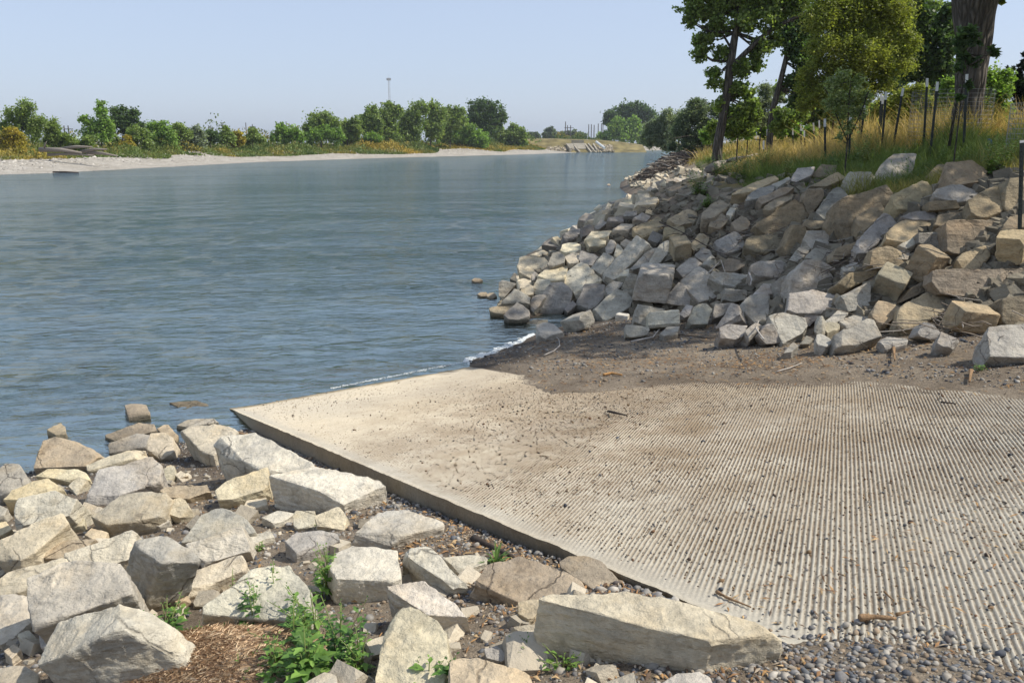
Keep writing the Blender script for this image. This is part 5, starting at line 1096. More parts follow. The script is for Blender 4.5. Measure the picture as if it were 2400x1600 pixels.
# rounded pebbles heaped at the ramp's near corner
n = 34000; s = rg.uniform(7.4, 10.8, n); t = rg.uniform(-.9, 3.2, n); x, y = rxy(s, t)
lapp = smooth(7.6, 8.6, s)*smooth(.5+.38*(s-8), -.05, t + .25*fb2(x, y, 2.2, 3, 33)); ok = rg.random(n) < np.clip(lapp*1.6+.012, 0, 1)
x, y, t, s = x[ok], y[ok], t[ok], s[ok]; n = len(x); size = np.clip(np.exp(rg.normal(math.log(.0088), .45, n)), .004, .021)
zr_ = RT*s; P = np.stack([x, y, np.maximum(G(x, y), np.where(t > 0, zr_, -9))+size*.18], 1)
V2 = scatter_stones(P, size, pick(PEB, n, rg, [.17, .16, .15, .13, .12, .09, .11, .07]), 105)
# grit over the washed dirt and sand
n = 26000; s = rg.uniform(-.6, 10.5, n); t = rg.uniform(3.2, 9.5, n); x, y = rxy(s, t); ok = (cover(s, t) > .02) & (rg.random(n) < np.clip(.3+fb2(x, y, 1.3, 3, 106)+.35*smooth(.3, 1.2, cover(s, t)*12), .05, 1.)) & (y > 3)
x, y = x[ok], y[ok]; n = len(x); size = np.clip(np.exp(rg.normal(math.log(.0095), .5, n)), .004, .045); P = np.stack([x, y, G(x, y)+size*.25], 1)
V3 = scatter_stones(P, size, pick(PEB, n, rg)*.9, 107)
off = 0; VV = []; FF = []; CC = []
for v_, f_, c_ in (V1, V2, V3): VV.append(v_); FF.append(f_+off); CC.append(c_); off += len(v_)
o = newmesh('gravel', np.vstack(VV), np.vstack(FF), (M['pebble'],), True, np.vstack(CC)); tag(o, 'loose mixed gravel and rounded pebbles beside the ramp', 'gravel', kind='stuff')
# crumbs, seeds and pebbles lying on the ramp
n = 34000; s = rg.uniform(-.1, 9.6, n); t = rg.uniform(.1, 4.85, n)
pc_ = st(*plane_hit(1500, 960)[:2]); dd_ = np.hypot((s-pc_[0])/1.3, (t-pc_[1])/1.1)
ok = rg.random(n) < np.clip(.16 + .9*np.exp(-dd_**2*.9) + .25*smooth(2, 7, s) + .45*fb2(*rxy(s, t), 1.2, 3, 108), .02, 1.)
s, t = s[ok], t[ok]; n = len(s); x, y = rxy(s, t); size = np.clip(np.exp(rg.normal(math.log(.0036), .45, n)), .003, .03); big = rg.random(n) < .008; size = np.where(big, rg.uniform(.009, .02, n), size)
P = np.stack([x, y, RT*s+size*.15-.002], 1); CR = np.array([(.10, .065, .04), (.14, .08, .045), (.07, .05, .04), (.09, .09, .095), (.20, .13, .07), (.055, .058, .065)])
V, Fq, C = scatter_stones(P, size, pick(CR, n, rg), 109); o = newmesh('ramp_grit', V, Fq, (M['pebble'],), True, C); tag(o, 'small dark pebbles and crumbs scattered on the ramp', 'grit', kind='stuff')
# crumbs caught down in the grooves
n = 60000; t = rg.uniform(.1, 4.85, n); k = rg.integers(int(6.5/step_s), int(17/step_s), n); s = S0+(k+.54+rg.normal(0, .07, n))*step_s + t*rd[0]/rd[1]
dd_ = np.hypot((s-pc_[0])/1.6, (t-pc_[1])/1.3)
ok = (s > .15) & (s < 9.8) & (rg.random(n) < np.clip(.25 + .9*np.exp(-dd_**2*.8) + .55*fb2(*rxy(s, t), 1.0, 3, 118) + .2*smooth(3, 8, s), .05, 1.))
s, t = s[ok], t[ok]; n = len(s); x, y = rxy(s, t); size = np.clip(np.exp(rg.normal(math.log(.0042), .4, n)), .002, .012); P = np.stack([x, y, RT*s-.0075+size*.4], 1)
CR = np.array([(.13, .08, .045), (.17, .10, .06), (.085, .06, .045), (.12, .115, .11), (.26, .17, .09), (.19, .15, .11)])
V, Fq, C = scatter_stones(P, size, pick(CR, n, rg), 119, IV=_o8, IF=_f8); o = newmesh('groove_debris', V, Fq, (M['pebble'],), False, C); tag(o, 'brown seeds and grit lodged in the ramp grooves', 'debris', kind='stuff')
# wood chips, bark and twigs
def chips(s, t, onramp, L, wdt, pal, seed):
    rg = np.random.default_rng(seed); n = len(s); x, y = rxy(s, t); z = np.where(onramp, RT*s, G(x, y))+.006
    an = rg.uniform(0, 6.28, n); tl = rg.uniform(-.25, .35, n); d = np.stack([np.cos(an), np.sin(an), tl], 1)*L[:, None]*.5
    sd_ = np.stack([-np.sin(an), np.cos(an), rg.uniform(-.5, .5, n)], 1)*wdt[:, None]*.5; up = np.array([0, 0, 1.])*wdt[:, None]*.35
    p = np.stack([x, y, z], 1); md = up*rg.uniform(0, 2., (n, 1))
    V = np.stack([p-d, p-sd_+md, p+d, p+sd_+md, p+up+md*1.2], 1).reshape(-1, 3); i = np.arange(n)*5
    Fq = np.concatenate([np.stack([i+a, i+b, i+4], 1) for a, b in ((0, 1), (1, 2), (2, 3), (3, 0))]); return V, Fq, np.repeat(pick(pal, n, rg), 5, 0)
WP = np.array([(.36, .21, .09), (.27, .15, .07), (.42, .29, .15), (.16, .10, .06), (.32, .26, .19), (.10, .07, .05)])
n = 9000; s1 = rg.uniform(-.4, 10.5, n); t1 = -.05-np.abs(rg.normal(0, .55, n)); k = rg.random(n) < np.clip(.35+1.1*fb2(*rxy(s1, t1), 1.1, 3, 110)+.3*smooth(3, 6, s1), .03, 1); s1, t1 = s1[k], t1[k]
n = 9000; s2 = rg.uniform(-.3, 10, n); tb_ = np.interp(s2, DIRT[:, 0], DIRT[:, 1]); t2 = tb_+rg.normal(.45, .55, n)+rg.random(n)*1.2; k = (t2 > tb_-.25) & (rg.random(n) < np.clip(.45+fb2(*rxy(s2, t2), 1.2, 2, 111), .1, 1)); s2, t2 = s2[k], t2[k]
n = 2600; s3 = rg.uniform(.5, 9.6, n); t3 = rg.uniform(.1, 4.8, n); s4 = rg.uniform(7.6, 10.4, 1500); t4 = rg.uniform(-.5, 3.4, 1500)
A = chips(s1, t1, np.zeros(len(s1), bool), rg.uniform(.012, .06, len(s1)), rg.uniform(.005, .015, len(s1)), WP, 112)
B = chips(s2, t2, np.zeros(len(s2), bool), rg.uniform(.015, .10, len(s2)), rg.uniform(.005, .018, len(s2)), WP*.8, 113)
Cc = chips(s3, t3, np.ones(len(s3), bool), rg.uniform(.006, .028, len(s3)), rg.uniform(.002, .006, len(s3)), WP*.7, 114)
D = chips(s4, t4, np.ones(1500, bool), rg.uniform(.012, .07, 1500), rg.uniform(.004, .012, 1500), WP, 115)
off = 0; VV = []; FF = []; CC = []
for v_, f_, c_ in (A, B, Cc, D): VV.append(v_); FF.append(f_+off); CC.append(c_); off += len(v_)
o = newmesh('wood_litter', np.vstack(VV), np.vstack(FF), (M['chip'],), False, np.vstack(CC)); tag(o, 'orange-brown bark chips and twigs washed along the ramp edges', 'wood litter', kind='stuff')
# --- sticks one can point at: (path in photo pixels, lift, radius, colour, label)
def stick(path, r, mt, label, cat='stick', name='stick', lift=.02, onramp=False, seed=0):
    pts = []
    for x, y in path:
        p = plane_hit(x, y) if onramp else hit(x, y, lift); pts.append(p+np.array([0, 0, lift if onramp else 0]))
    pts = np.array(pts); u = np.linspace(0, len(pts)-1, (len(pts)-1)*4+1); q = np.stack([np.interp(u, range(len(pts)), pts[:, j]) for j in range(3)], 1)
    rr_ = r*np.interp(u, [0, len(pts)-1], [1, .45])*(1+.15*np.sin(u*5+seed)); c = q.mean(0); mb = MB(); mb.tube(q-c, rr_, 7, seed, .12)
    o = mb.build(name, (mt,), smooth_=True); o.location = c; return tag(o, label, cat)
M['wood_or'] = plain('weathered_brown_wood', (.26, .165, .09), .9, .5, 40, .15, .01); M['wood_br'] = plain('orange_wood', (.42, .23, .09), .85, .4, 40, .15, .005); M['wood_dk'] = plain('dark_wood', (.055, .042, .033), .8, .3, 20, .2, .005); M['wood_pl'] = plain('bleached_wood', (.42, .38, .33), .85, .2, 20, .2, .005)
for i, (pth, r, mt, lab, kw) in enumerate([
    ([(2012, 1458), (2050, 1455), (2100, 1460)], .014, 'wood_or', 'short thick driftwood stick across the near grooves', dict(onramp=True)),
    ([(2100, 1450), (2130, 1442)], .007, 'wood_or', 'small splinter just beyond the short thick driftwood stick', dict(onramp=True)),
    ([(1680, 1386), (1705, 1400), (1760, 1422)], .008, 'wood_or', 'twisted orange-brown root at the ramp edge by the beam-like block', dict(lift=.03)),
    ([(2072, 1396), (2088, 1412)], .006, 'wood_or', 'pale splinter standing on the grooves beyond the thick stick', dict(onramp=True)),
    ([(1413, 878), (1435, 874), (1457, 878)], .02, 'wood_br', 'bright orange flat piece of driftwood on the washed dirt', dict(lift=.02)),
    ([(1275, 832), (1298, 822), (1312, 810), (1310, 795), (1300, 786)], .009, 'wood_pl', 'thin forked white branch on the dark sand by the foam', dict(lift=.03)),
    ([(1425, 968), (1470, 978)], .012, 'wood_dk', 'dark stick lying beside the hole in the ramp', dict(onramp=True)),
    ([(1110, 1262), (1150, 1280), (1205, 1306)], .022, 'wood_dk', 'black charred branch half buried by the spiky green plant', dict(lift=.01)),
    ([(2094, 815), (2097, 843)], .018, 'wood_or', 'upright stub of wood on the dirt below the flat pale stone', dict(lift=.05)),
    ([(2276, 868), (2272, 894)], .02, 'wood_or', 'chunky yellowish wood stub near the far ramp edge', dict(lift=.03)),
    ([(2205, 947), (2240, 951)], .010, 'wood_dk', 'slim dark twig across the far grooves', dict(onramp=True)),
    ([(1590, 784), (1660, 792), (1725, 790)], .009, 'wood_dk', 'long thin dark branch along the foot of the heap', dict(lift=.04)),
    ([(1480, 800), (1530, 790), (1545, 772)], .014, 'wood_pl', 'crooked grey root on the sand below the bedded blocks', dict(lift=.04)),
    ([(1545, 520), (1600, 545), (1680, 590), (1745, 612)], .012, 'wood_dk', 'long dark branch draped over the boulders', dict(lift=.45)),
    ([(1660, 640), (1690, 610), (1700, 640)], .010, 'wood_pl', 'curled pale root caught between boulders', dict(lift=.42)),
    ([(1756, 640), (1762, 655), (1758, 668)], .016, 'wood_pl', 'bleached curved stick beside the flat pale slab', dict(lift=.4)),
    ([(1790, 795), (1772, 770), (1778, 752)], .012, 'wood_pl', 'pale stick leaning by the bright crumpled block', dict(lift=.25)),
    ([(1820, 870), (1850, 862), (1880, 850)], .008, 'wood_pl', 'white twig on the dirt beyond the ramp edge', dict(lift=.02)),
    ([(545, 1012), (585, 1022)], .022, 'wood_or', 'red-brown stick jammed under the ramp kerb near the water', dict(lift=.05)),
    ]): stick(pth, r, M[mt], lab, seed=i, **kw)
stick([(1662, 397), (1700, 378), (1745, 369), (1775, 362)], .12, M['drift'], 'pale curved drift branch lying in green weeds on the bank', 'drift branch', 'drift_branch', lift=.25)
# --- driftwood pile on the point
rr = random.Random(44); mb = MB(); c0 = at(1563, 400, 57.)
for i in range(800):
    a = rr.uniform(0, 6.28); L = rr.uniform(.3, 1.3); u = rr.uniform(-1, 1); v = rr.uniform(-1, 1); 
    if u*u+v*v > 1: continue
    gd = gz(c0[0]+u*2.0, c0[1]+v*2.6)
    hgt = .95*(1-(u*u+v*v))**.7*rr.uniform(.1, 1); p = np.array([c0[0]+u*2.0, c0[1]+v*2.6, hgt+gd]); d = np.array([math.cos(a), math.sin(a), rr.uniform(-.25, .25)])*L/2
    r = rr.uniform(.015, .05); mb.tube([p-d, p+np.array([0, 0, rr.uniform(-.05, .1)]), p+d], [r, r*.9, r*.4], 5, col=np.array(rr.choice([(.13, .10, .08), (.22, .18, .14), (.32, .28, .23), (.09, .07, .055)])))
o = mb.build('driftwood_pile', (M['chip'],), usecol=True); tag(o, 'brown tangle of sticks heaped on the rocky point', 'driftwood pile', kind='stuff')
# twigs snagged in the heap
mb = MB()
for i in range(420):
    px, py = rr.choice([(1740, 590), (1900, 640), (1960, 610), (1560, 520), (1640, 560), (2230, 730), (2080, 740), (2010, 600), (1760, 540)]); p = hit(px+rr.gauss(0, 55), py+rr.gauss(0, 28), rr.uniform(.02, .25))
    a = rr.uniform(0, 6.28); L = rr.uniform(.12, .6); d = np.array([math.cos(a), math.sin(a)*.6, rr.uniform(-.4, .4)])*L/2; r = rr.uniform(.003, .009)
    mb.tube([p-d, p+[0, 0, rr.uniform(-.04, .04)], p+d], [r, r, r*.4], 4, col=np.array(rr.choice([(.30, .27, .23), (.18, .15, .12), (.10, .08, .06)])))
o = mb.build('twigs', (M['chip'],), usecol=True); tag(o, 'fine drift twigs snagged between the heaped boulders', 'twigs', kind='stuff')
# --- far-shore driftwood logs
for i, (p0, p1, r, lab) in enumerate([((275, 590), (560, 612), .32, 'biggest grey log of the far-shore drift heap'), ((420, 585), (635, 572), .22, 'upper grey log of the far-shore drift heap'), ((560, 605), (735, 588), .22, 'grey log crossing the end of the far-shore drift heap'), ((600, 612), (810, 635), .24, 'log pointing at the water from the far-shore drift heap'), ((330, 625), (650, 632), .2, 'lowest log of the far-shore drift heap'), ((300, 600), (320, 535), .12, 'upturned root of the far-shore drift heap')]):
    A_ = at(p0[0]*T1[2], 150+p0[1]*T1[2], 104); B_ = at(p1[0]*T1[2], 150+p1[1]*T1[2], 103)
    mid = (A_+B_)/2+np.array([0, 0, .15]); mb = MB(); mb.tube(np.array([A_, mid, B_])-mid, [r, r*.8, r*.35], 7, i, .1); o = mb.build('driftwood_log', (M['drift'],), smooth_=True); o.location = mid; tag(o, lab, 'log', 'grey drift logs on the far shore')
mid = z_hit(153, 404.5, .03); mb = MB(); mb.tube([(-1.4, .2, .02), (0, 0, .05), (1.5, -.2, .0)], [.11, .1, .07], 8); o = mb.build('floating_log', (M['wood_dk'],), smooth_=True); o.location = mid; tag(o, 'dark thin log lying in the water at the far gravel beach', 'log')
# --- foam along the sand
rg = np.random.default_rng(120)
Q = []
for i in range(900):
    u = rg.uniform(0, len(FO)-1.001); k = int(u); x = FO[k][0]+(FO[k+1][0]-FO[k][0])*(u-k); y = FO[k][1]+(FO[k+1][1]-FO[k][1])*(u-k); p = z_hit(x+rg.normal(0, 2), y-1.5+rg.normal(0, 1.5)*(1+math.sin(u*5)), .004); Q.append(p)
for i in range(500):
    u = rg.uniform(.3, 1.); x = 640+(1090-640)*u; y = 938+(849-938)*u; p = z_hit(x, y-1.5+rg.normal(0, .9), .008); Q.append(p)
Q = np.array(Q); size = np.concatenate([rg.uniform(.008, .04, 900), rg.uniform(.003, .011, 500)]); V, Fq, C = scatter_stones(Q, size, np.ones((1400, 3)), 121, flat=.22, IV=IV2, IF=IF2, rough=.05)
o = newmesh('foam', V, Fq, (M['foam'],), True); tag(o, 'white foam line where river meets ramp and sand', 'foam', kind='stuff')
# --- hole worn in the ramp
# --- leafy weeds
LEAF = np.array([(0, 0), (.18, .26), (.30, .5), (.16, .62), (.14, .8), (0, 1.), (-.14, .8), (-.16, .62), (-.30, .5), (-.18, .26)])
def weed(px, py, h, label, seed, nst=5, leaf=.035, pal=((.07, .15, .025), (.10, .20, .035), (.14, .25, .05)), spread=.5, name='weed', cat='weed', spike=0, group=None, p=None):
    r = random.Random(seed); leaf = leaf*1.5 if name == 'weed' else leaf; h = h*.95 if name == 'weed' else h
    p = hit(px, py) if p is None else p; e = empty(name, tuple(p)); tag(e, label, cat, group); mb = MB(); lf = MB()
    for k in range(nst):
        a = r.uniform(0, 6.28); sp = r.uniform(.1, 1)*spread*h if k else .05*h; hh = h*(r.uniform(.45, 1) if k else 1)
        tip = np.array([math.cos(a)*sp, math.sin(a)*sp, hh]); mid = tip*np.array([.35, .35, .55]); pts = np.array([(math.cos(a)*.01*k, math.sin(a)*.01*k, -.02), mid, tip])
        mb.tube(pts, [.0035, .0028, .0015], 5)
        m = int(hh/.018)+4
        for j in range(m):
            u = (j+1)/m; u = .12+.88*u; q = (pts[0]*(1-u)**2+2*mid*u*(1-u)+tip*u*u); b = j*2.4+r.uniform(-.3, .3)+a; el = r.uniform(-.1, .7) if u < .9 else r.uniform(.5, 1.2)
            L = leaf*(1.25-.75*u)*r.uniform(.7, 1.25)*(.5 if (spike and u > .75) else 1)
            d = np.array([math.cos(b)*math.cos(el), math.sin(b)*math.cos(el), math.sin(el)]); s_ = np.cross(d, [0, 0, 1.]); s_ /= np.linalg.norm(s_)+1e-6; nn = np.cross(s_, d)
            q0 = q + d*L*.25
            V = [q0 + d*v*L + s_*u_*L - nn*(abs(u_)*.25*L*-1) - np.array([0, 0, .25*L*v*v]) for u_, v in LEAF]
            V.append(q0+d*L*.5-nn*.03*L); n_ = len(V)-1; c = np.array(r.choice(pal))*r.uniform(.75, 1.25)
            lf.add(V, [(i, (i+1) % n_, n_) for i in range(n_)], c)
    mb.build('stem', (M['stem'],), e, smooth_=True); lf.build('leaves', (M['leafw'],), e, usecol=True); return e
M['stem'] = plain('green_stem', (.16, .20, .06), .6, .2, 20); M['leafw'] = attr_mat('weed_leaf', .5, .1, 20, .35, .3)
for i, (x, y, h, lab, n_, lf_, sp_) in enumerate([
    (598, 1500, .30, 'bushy dark green weed in front of the rounded white boulder', 8, .045, .7), (548, 1440, .26, 'thin tall seed spike rising before the rounded white boulder', 1, .018, .2),
    (650, 1470, .34, 'upright leafy weed overlapping the rounded white boulder', 7, .042, .6), (690, 1540, .28, 'broad leafy weed in the middle of the green clump', 8, .04, .8),
    (775, 1400, .30, 'tall feathery weed before the rough-fronted white block', 7, .036, .5), (740, 1500, .26, 'medium weed right of the clump centre', 8, .036, .8),
    (800, 1560, .30, 'yellow-green leafy weed beside the shield-shaped slab', 8, .036, .7), (845, 1575, .22, 'low weed touching the foot of the shield-shaped slab', 6, .03, .7),
    (720, 1600, .26, 'large-leaved weed at the near frame edge', 6, .06, .7), (395, 1500, .20, 'small bright weed at the corner of the big white-topped block', 7, .035, .8),
    (365, 1570, .20, 'sprawling weed under the big white-topped block', 8, .034, 1.1), (310, 1560, .15, 'wispy weed stems left of the dry straw mound', 6, .026, 1.4),
    (450, 1590, .15, 'yellowish low weed on the near side of the straw mound', 7, .025, 1.), (560, 1600, .14, 'fine-leaved pale weed on the straw mound', 6, .02, 1.),
    (1325, 1508, .13, 'single small sprig growing before the long beam-like block', 2, .036, .3), (1232, 1552, .11, 'low weed patch left of the single small sprig', 7, .03, 1.3),
    (1320, 1570, .08, 'creeping weed right of the low patch in the pebbles', 7, .022, 1.6), (1005, 1610, .13, 'weed tips showing at the near frame edge by the slab', 4, .045, .6),
    (1070, 1612, .14, 'second weed tip at the near frame edge over yellow slab', 3, .045, .4), (425, 1450, .10, 'tiny weed sprig beside the long narrow white slab', 3, .03, .8),
    (745, 1230, .05, 'tiny weed at the foot of the split stone', 5, .02, 1.2), (590, 1190, .06, 'tiny green tuft under the bright cream wedge', 5, .02, 1.), (610, 1290, .06, 'tiny olive weed in the gravel gap', 5, .02, 1.2),
    (2300, 870, .07, 'tiny green weed on the dirt by the far ramp edge', 6, .025, 1.5), (470, 1530, .16, 'weed between the straw mound and white-topped block', 6, .03, .9), (640, 1590, .22, 'leafy weed just behind the large-leaved one', 6, .04, .8)]):
    weed(x, y, h, lab, 200+i, n_, lf_, spread=sp_, spike=1, pal=((.10, .19, .04), (.15, .26, .05), (.20, .33, .07)) if i % 3 else ((.055, .12, .025), (.08, .17, .035), (.12, .23, .05)))
# broad-leaved weeds along the top of the heap
for i, (x, y, h, lab, Y_) in enumerate([(2020, 385, .75, 'pale leafy weed at the crest beside the tilted top slab', 0), (2330, 415, .6, 'green weeds hanging over the crest at the wide brown boulder', 0), (2260, 400, .45, 'low green weeds on the wide brown crest boulder', 0), (1640, 462, .55, 'narrow-leaved dark weed standing in the rubble slope', 0), (1655, 492, .3, 'bright green weed low in the rubble slope', 0), (1635, 400, .8, 'feathery light green bush above the driftwood point', 0), (1690, 420, .7, 'green bush on the slope above the sunlit rubble', 0), (1735, 425, .7, 'dark green weed clump at the grass edge', 0), (1790, 405, .6, 'leafy clump where the grass meets the crest slabs', 0), (1660, 385, .9, 'light green shrub beside the pale drift branch', 0)]):
    weed(x, y, h, lab, 300+i, 14, .085, spread=.7, name='bank_weed', cat='weed', pal=((.10, .17, .035), (.14, .22, .05), (.20, .27, .07)))
for i in range(26):
    px_, yy_ = rr.uniform(1700, 2330), rr.uniform(11.5, 20); xx_ = (px_-1200)/F*yy_*1.03; d_ = abs(poly_dist([xx_], [yy_], TP)[0][0])
    if d_ < 3.4: continue
    weed(0, 0, rr.uniform(.3, .7), 'leafy weed rising out of the bank-top grass by the steel posts', 400+i, 9, rr.uniform(.05, .09), spread=.6, name='bank_weed', cat='weed', group='leafy weeds in the bank-top grass', pal=rr.choice([((.13, .20, .05), (.18, .26, .07)), ((.20, .22, .06), (.30, .28, .09)), ((.10, .16, .05), (.14, .21, .06))]), p=np.array([xx_, yy_, gz(xx_, yy_)]))
# spiky plant
p = hit(1163, 1322); e = empty('spiky_plant', tuple(p)); tag(e, 'spiky green rosette plant by the half-buried flat slab', 'plant'); mb = MB(); r = random.Random(9)
for k in range(34):
    a = r.uniform(0, 6.28); L = r.uniform(.07, .15); el = r.uniform(.15, 1.1); d = np.array([math.cos(a)*math.cos(el), math.sin(a)*math.cos(el), math.sin(el)]); s_ = np.cross(d, [0, 0, 1]); s_ /= np.linalg.norm(s_)
    mb.add([s_*.003, -s_*.003, d*L*.5-s_*.006+[0, 0, .01], d*L*.5+s_*.006+[0, 0, .01], d*L-[0, 0, .02]], [(0, 1, 2, 3), (3, 2, 4)], np.array([.13, .22, .05])*r.uniform(.7, 1.3))
mb.build('leaves', (M['leafw'],), e, usecol=True)
# dry straw mound
c0 = hit(498, 1552); rg = np.random.default_rng(130)
gu = np.linspace(-1, 1, 40); U_, V_ = np.meshgrid(gu, gu, indexing='ij'); R2 = U_**2+V_**2; mx = c0[0]+U_*.5; my = c0[1]+V_*.34-.05
def mz(x, y): u = (x-c0[0])/.5; v = (y-c0[1]+.05)/.34; return G(x, y)+.13*np.clip(1-(u*u+v*v), -.3, 1)+.015*fb2(x, y, 7, 3, 131)
n = 26000; an = rg.uniform(0, 6.28, n); ra = rg.random(n)**.5; x = c0[0]+np.cos(an)*ra*.49; y = c0[1]-.05+np.sin(an)*ra*.33; z = mz(x, y); a = rg.uniform(0, 6.28, n); L = rg.uniform(.02, .07, n)
d = np.stack([np.cos(a), np.sin(a)*.7, rg.uniform(-.25, .35, n)], 1)*L[:, None]; pn = np.stack([x, y, z+rg.uniform(0, .012, n)], 1); sd_ = np.cross(d, [0, 0, 1.]); sd_ = sd_/np.linalg.norm(sd_, axis=1)[:, None]*.0011
V = np.stack([pn-sd_, pn+sd_, pn+d*.5+[0, 0, .006], pn+d], 1).reshape(-1, 3); i = np.arange(n)*4; Fq = np.concatenate([np.stack([i, i+1, i+2], 1), np.stack([i+1, i+3, i+2], 1)])
col = pick(np.array([(.56, .40, .25), (.44, .30, .18), (.64, .50, .33), (.28, .18, .11)]), n, rg)
base = newmesh('straw_mound', np.stack([mx, my, mz(mx, my)], -1).reshape(-1, 3), grid_faces(40, 40)[:, ::-1].copy(), (plain('dead_thatch', (.15, .09, .05), .95, .4, 30, .1, .01),), True); tag(base, 'mound of matted dead brown straw among the near weeds', 'straw mound')
fib = newmesh('straw', V, Fq, (M['chip'],), False, np.repeat(col, 4, 0), base); tag(fib, kind='stuff')
# --- steel posts
def post(top, bot, Y, label, w_=.058, tip=.22):
    A_ = at(T3[0]+bot[0]*T3[2], T3[1]+bot[1]*T3[2], Y); B_ = at(T3[0]+top[0]*T3[2], T3[1]+top[1]*T3[2], Y); g = gz(A_[0], A_[1]); L = B_-A_
    if A_[2] > g-.05: A_ = A_ - L/ max(L[2], .1)*(A_[2]-g+.1)
    e = empty('steel_post', tuple(A_)); tag(e, label, 'fence post', 'white-tipped steel posts on the near bank'); L = B_-A_; ln = np.linalg.norm(L); z_ = L/ln; x_ = np.cross([0, 1., 0], z_); x_ /= np.linalg.norm(x_); y_ = np.cross(z_, x_); R = np.stack([x_, y_, z_], 1)
    for nm, a, b, m_, s1 in (('stake', 0, ln-tip, 'post_green', 1.), ('tip', ln-tip, ln, 'post_white', 1.04)):
        mb = MB(); c = (a+b)/2
        mb.box(R @ np.array([0, 0, c]), (w_*s1, .008, b-a), R); mb.box(R @ np.array([0, .018, c]), (.008, w_*.8*s1, b-a-.002), R)
        if nm == 'stake':
            for k in range(int((b-a)/.06)): mb.box(R @ np.array([0, -.008, a+.05+k*.06]), (.014, .012, .012), R)
        mb.build(nm, (M[m_],), e)
for tp, bt, Y, lab in [((2003, 455), (1983, 880), 19, 'tallest near steel post standing in front of the thick trunk'), ((1957, 468), (1940, 830), 22, 'steel post half hidden beside the left edge of the thick trunk'),
    ((1823, 502), (1783, 890), 19.5, 'leaning steel post in the open left of the thick trunk'), ((1760, 480), (1742, 800), 21, 'steel post with broad white tip next to the leaning one'),
    ((1612, 540), (1562, 835), 22, 'most tilted steel post standing alone in the saplings'), ((1507, 562), (1485, 860), 22, 'straight steel post right of the tight pair'),
    ((1478, 575), (1466, 800), 25, 'rear post of the tight pair of steel posts'), ((1488, 592), (1473, 800), 24, 'front post of the tight pair of steel posts'), ((1380, 645), (1345, 880), 23, 'slanting steel post behind the silvery sapling'),
    ((1355, 660), (1342, 860), 26, 'greyer steel post hidden behind the slanting one'), ((1132, 728), (1135, 965), 22, 'lone short steel post standing in the golden grass'), ((1290, 700), (1283, 890), 21, 'dark post rising through the silvery sapling'),
    ((1062, 753), (1066, 830), 33, 'small distant white post tip nearest the lone short post'), ((1097, 738), (1101, 840), 34, 'distant post with slim white tip just behind golden grass'), ((1006, 798), (1008, 850), 36, 'tiny white post tip low in the golden grass'),
    ((935, 785), (937, 850), 38, 'tiny white post tip on the green shoulder of the bank'), ((778, 793), (779, 860), 40, 'tiny white post tip near the curved trunk'), ((985, 760), (986, 820), 38, 'faint white post tip in the middle of the bank top'), ((757, 862), (757, 915), 30, 'thin dark post stub in front of the curved trunk')]:
    post(tp, bt, Y, lab, tip=.20 if Y < 30 else .3)
post((2340, 860), (2334, 1085), 10.5, 'dark steel post cut by the frame edge above the crest blocks', w_=.05, tip=.03)
# --- wire cages
def cage(c, r, h, label, nv=26, nh=15):
    e = empty('wire_cage', tuple(c)); tag(e, label, 'wire cage'); mb = MB()
    for k in range(nv):
        a = 6.2832*k/nv; mb.tube([(r*math.cos(a), r*math.sin(a), -.1), (r*math.cos(a), r*math.sin(a), h)], [.0032, .0032], 4)
    for k in range(nh+1):
        z = h*k/nh; mb.tube([(r*math.cos(6.2832*q/28), r*math.sin(6.2832*q/28), z) for q in range(29)], [.0032]*29, 4)
    mb.build('mesh_panel', (M['wire'],), e)
p = at(2267, 310, 21.0); cage((p[0], p[1]+.9, gz(p[0], p[1]+.9)), .95, 1.5, 'wire mesh cage wrapped round the thick furrowed trunk')
p = at(2425, 310, 15.); cage((p[0], p[1], gz(p[0], p[1])), .42, 1.3, 'wire mesh cage cut by the frame edge')
p = at(2318, 300, 19); e = empty('marker_flag', (p[0], p[1], gz(p[0], p[1]))); tag(e, 'small bright blue marker flag in the grass beyond the thick trunk', 'flag'); mb = MB(); mb.tube([(0, 0, 0), (0, 0, .42)], [.003, .003], 5); mb.build('staff', (M['wire'],), e)
mb = MB(); mb.add([(0, 0, .42), (.10, .02, .40), (.13, .0, .30), (.06, .02, .24), (0, 0, .26), (0, .004, .42), (.10, .024, .40), (.13, .004, .30), (.06, .024, .24), (0, .004, .26)], [(0, 1, 2, 3, 4), (9, 8, 7, 6, 5)]); mb.build('flag', (M['blue'],), e)
mb = MB(); p = at(T3[0]+1905*T3[2], T3[1]+800*T3[2], 17); q = at(T3[0]+1946*T3[2], T3[1]+452*T3[2], 17); mb.tube([(0, 0, -.3), (q-p)*.5+[.04, 0, 0], q-p], [.03, .026, .02], 7, 3, .08); o = mb.build('wooden_stake', (M['bark_s'],), smooth_=True); o.location = p; tag(o, 'thin crooked wooden stake beside the thick furrowed trunk', 'stake')
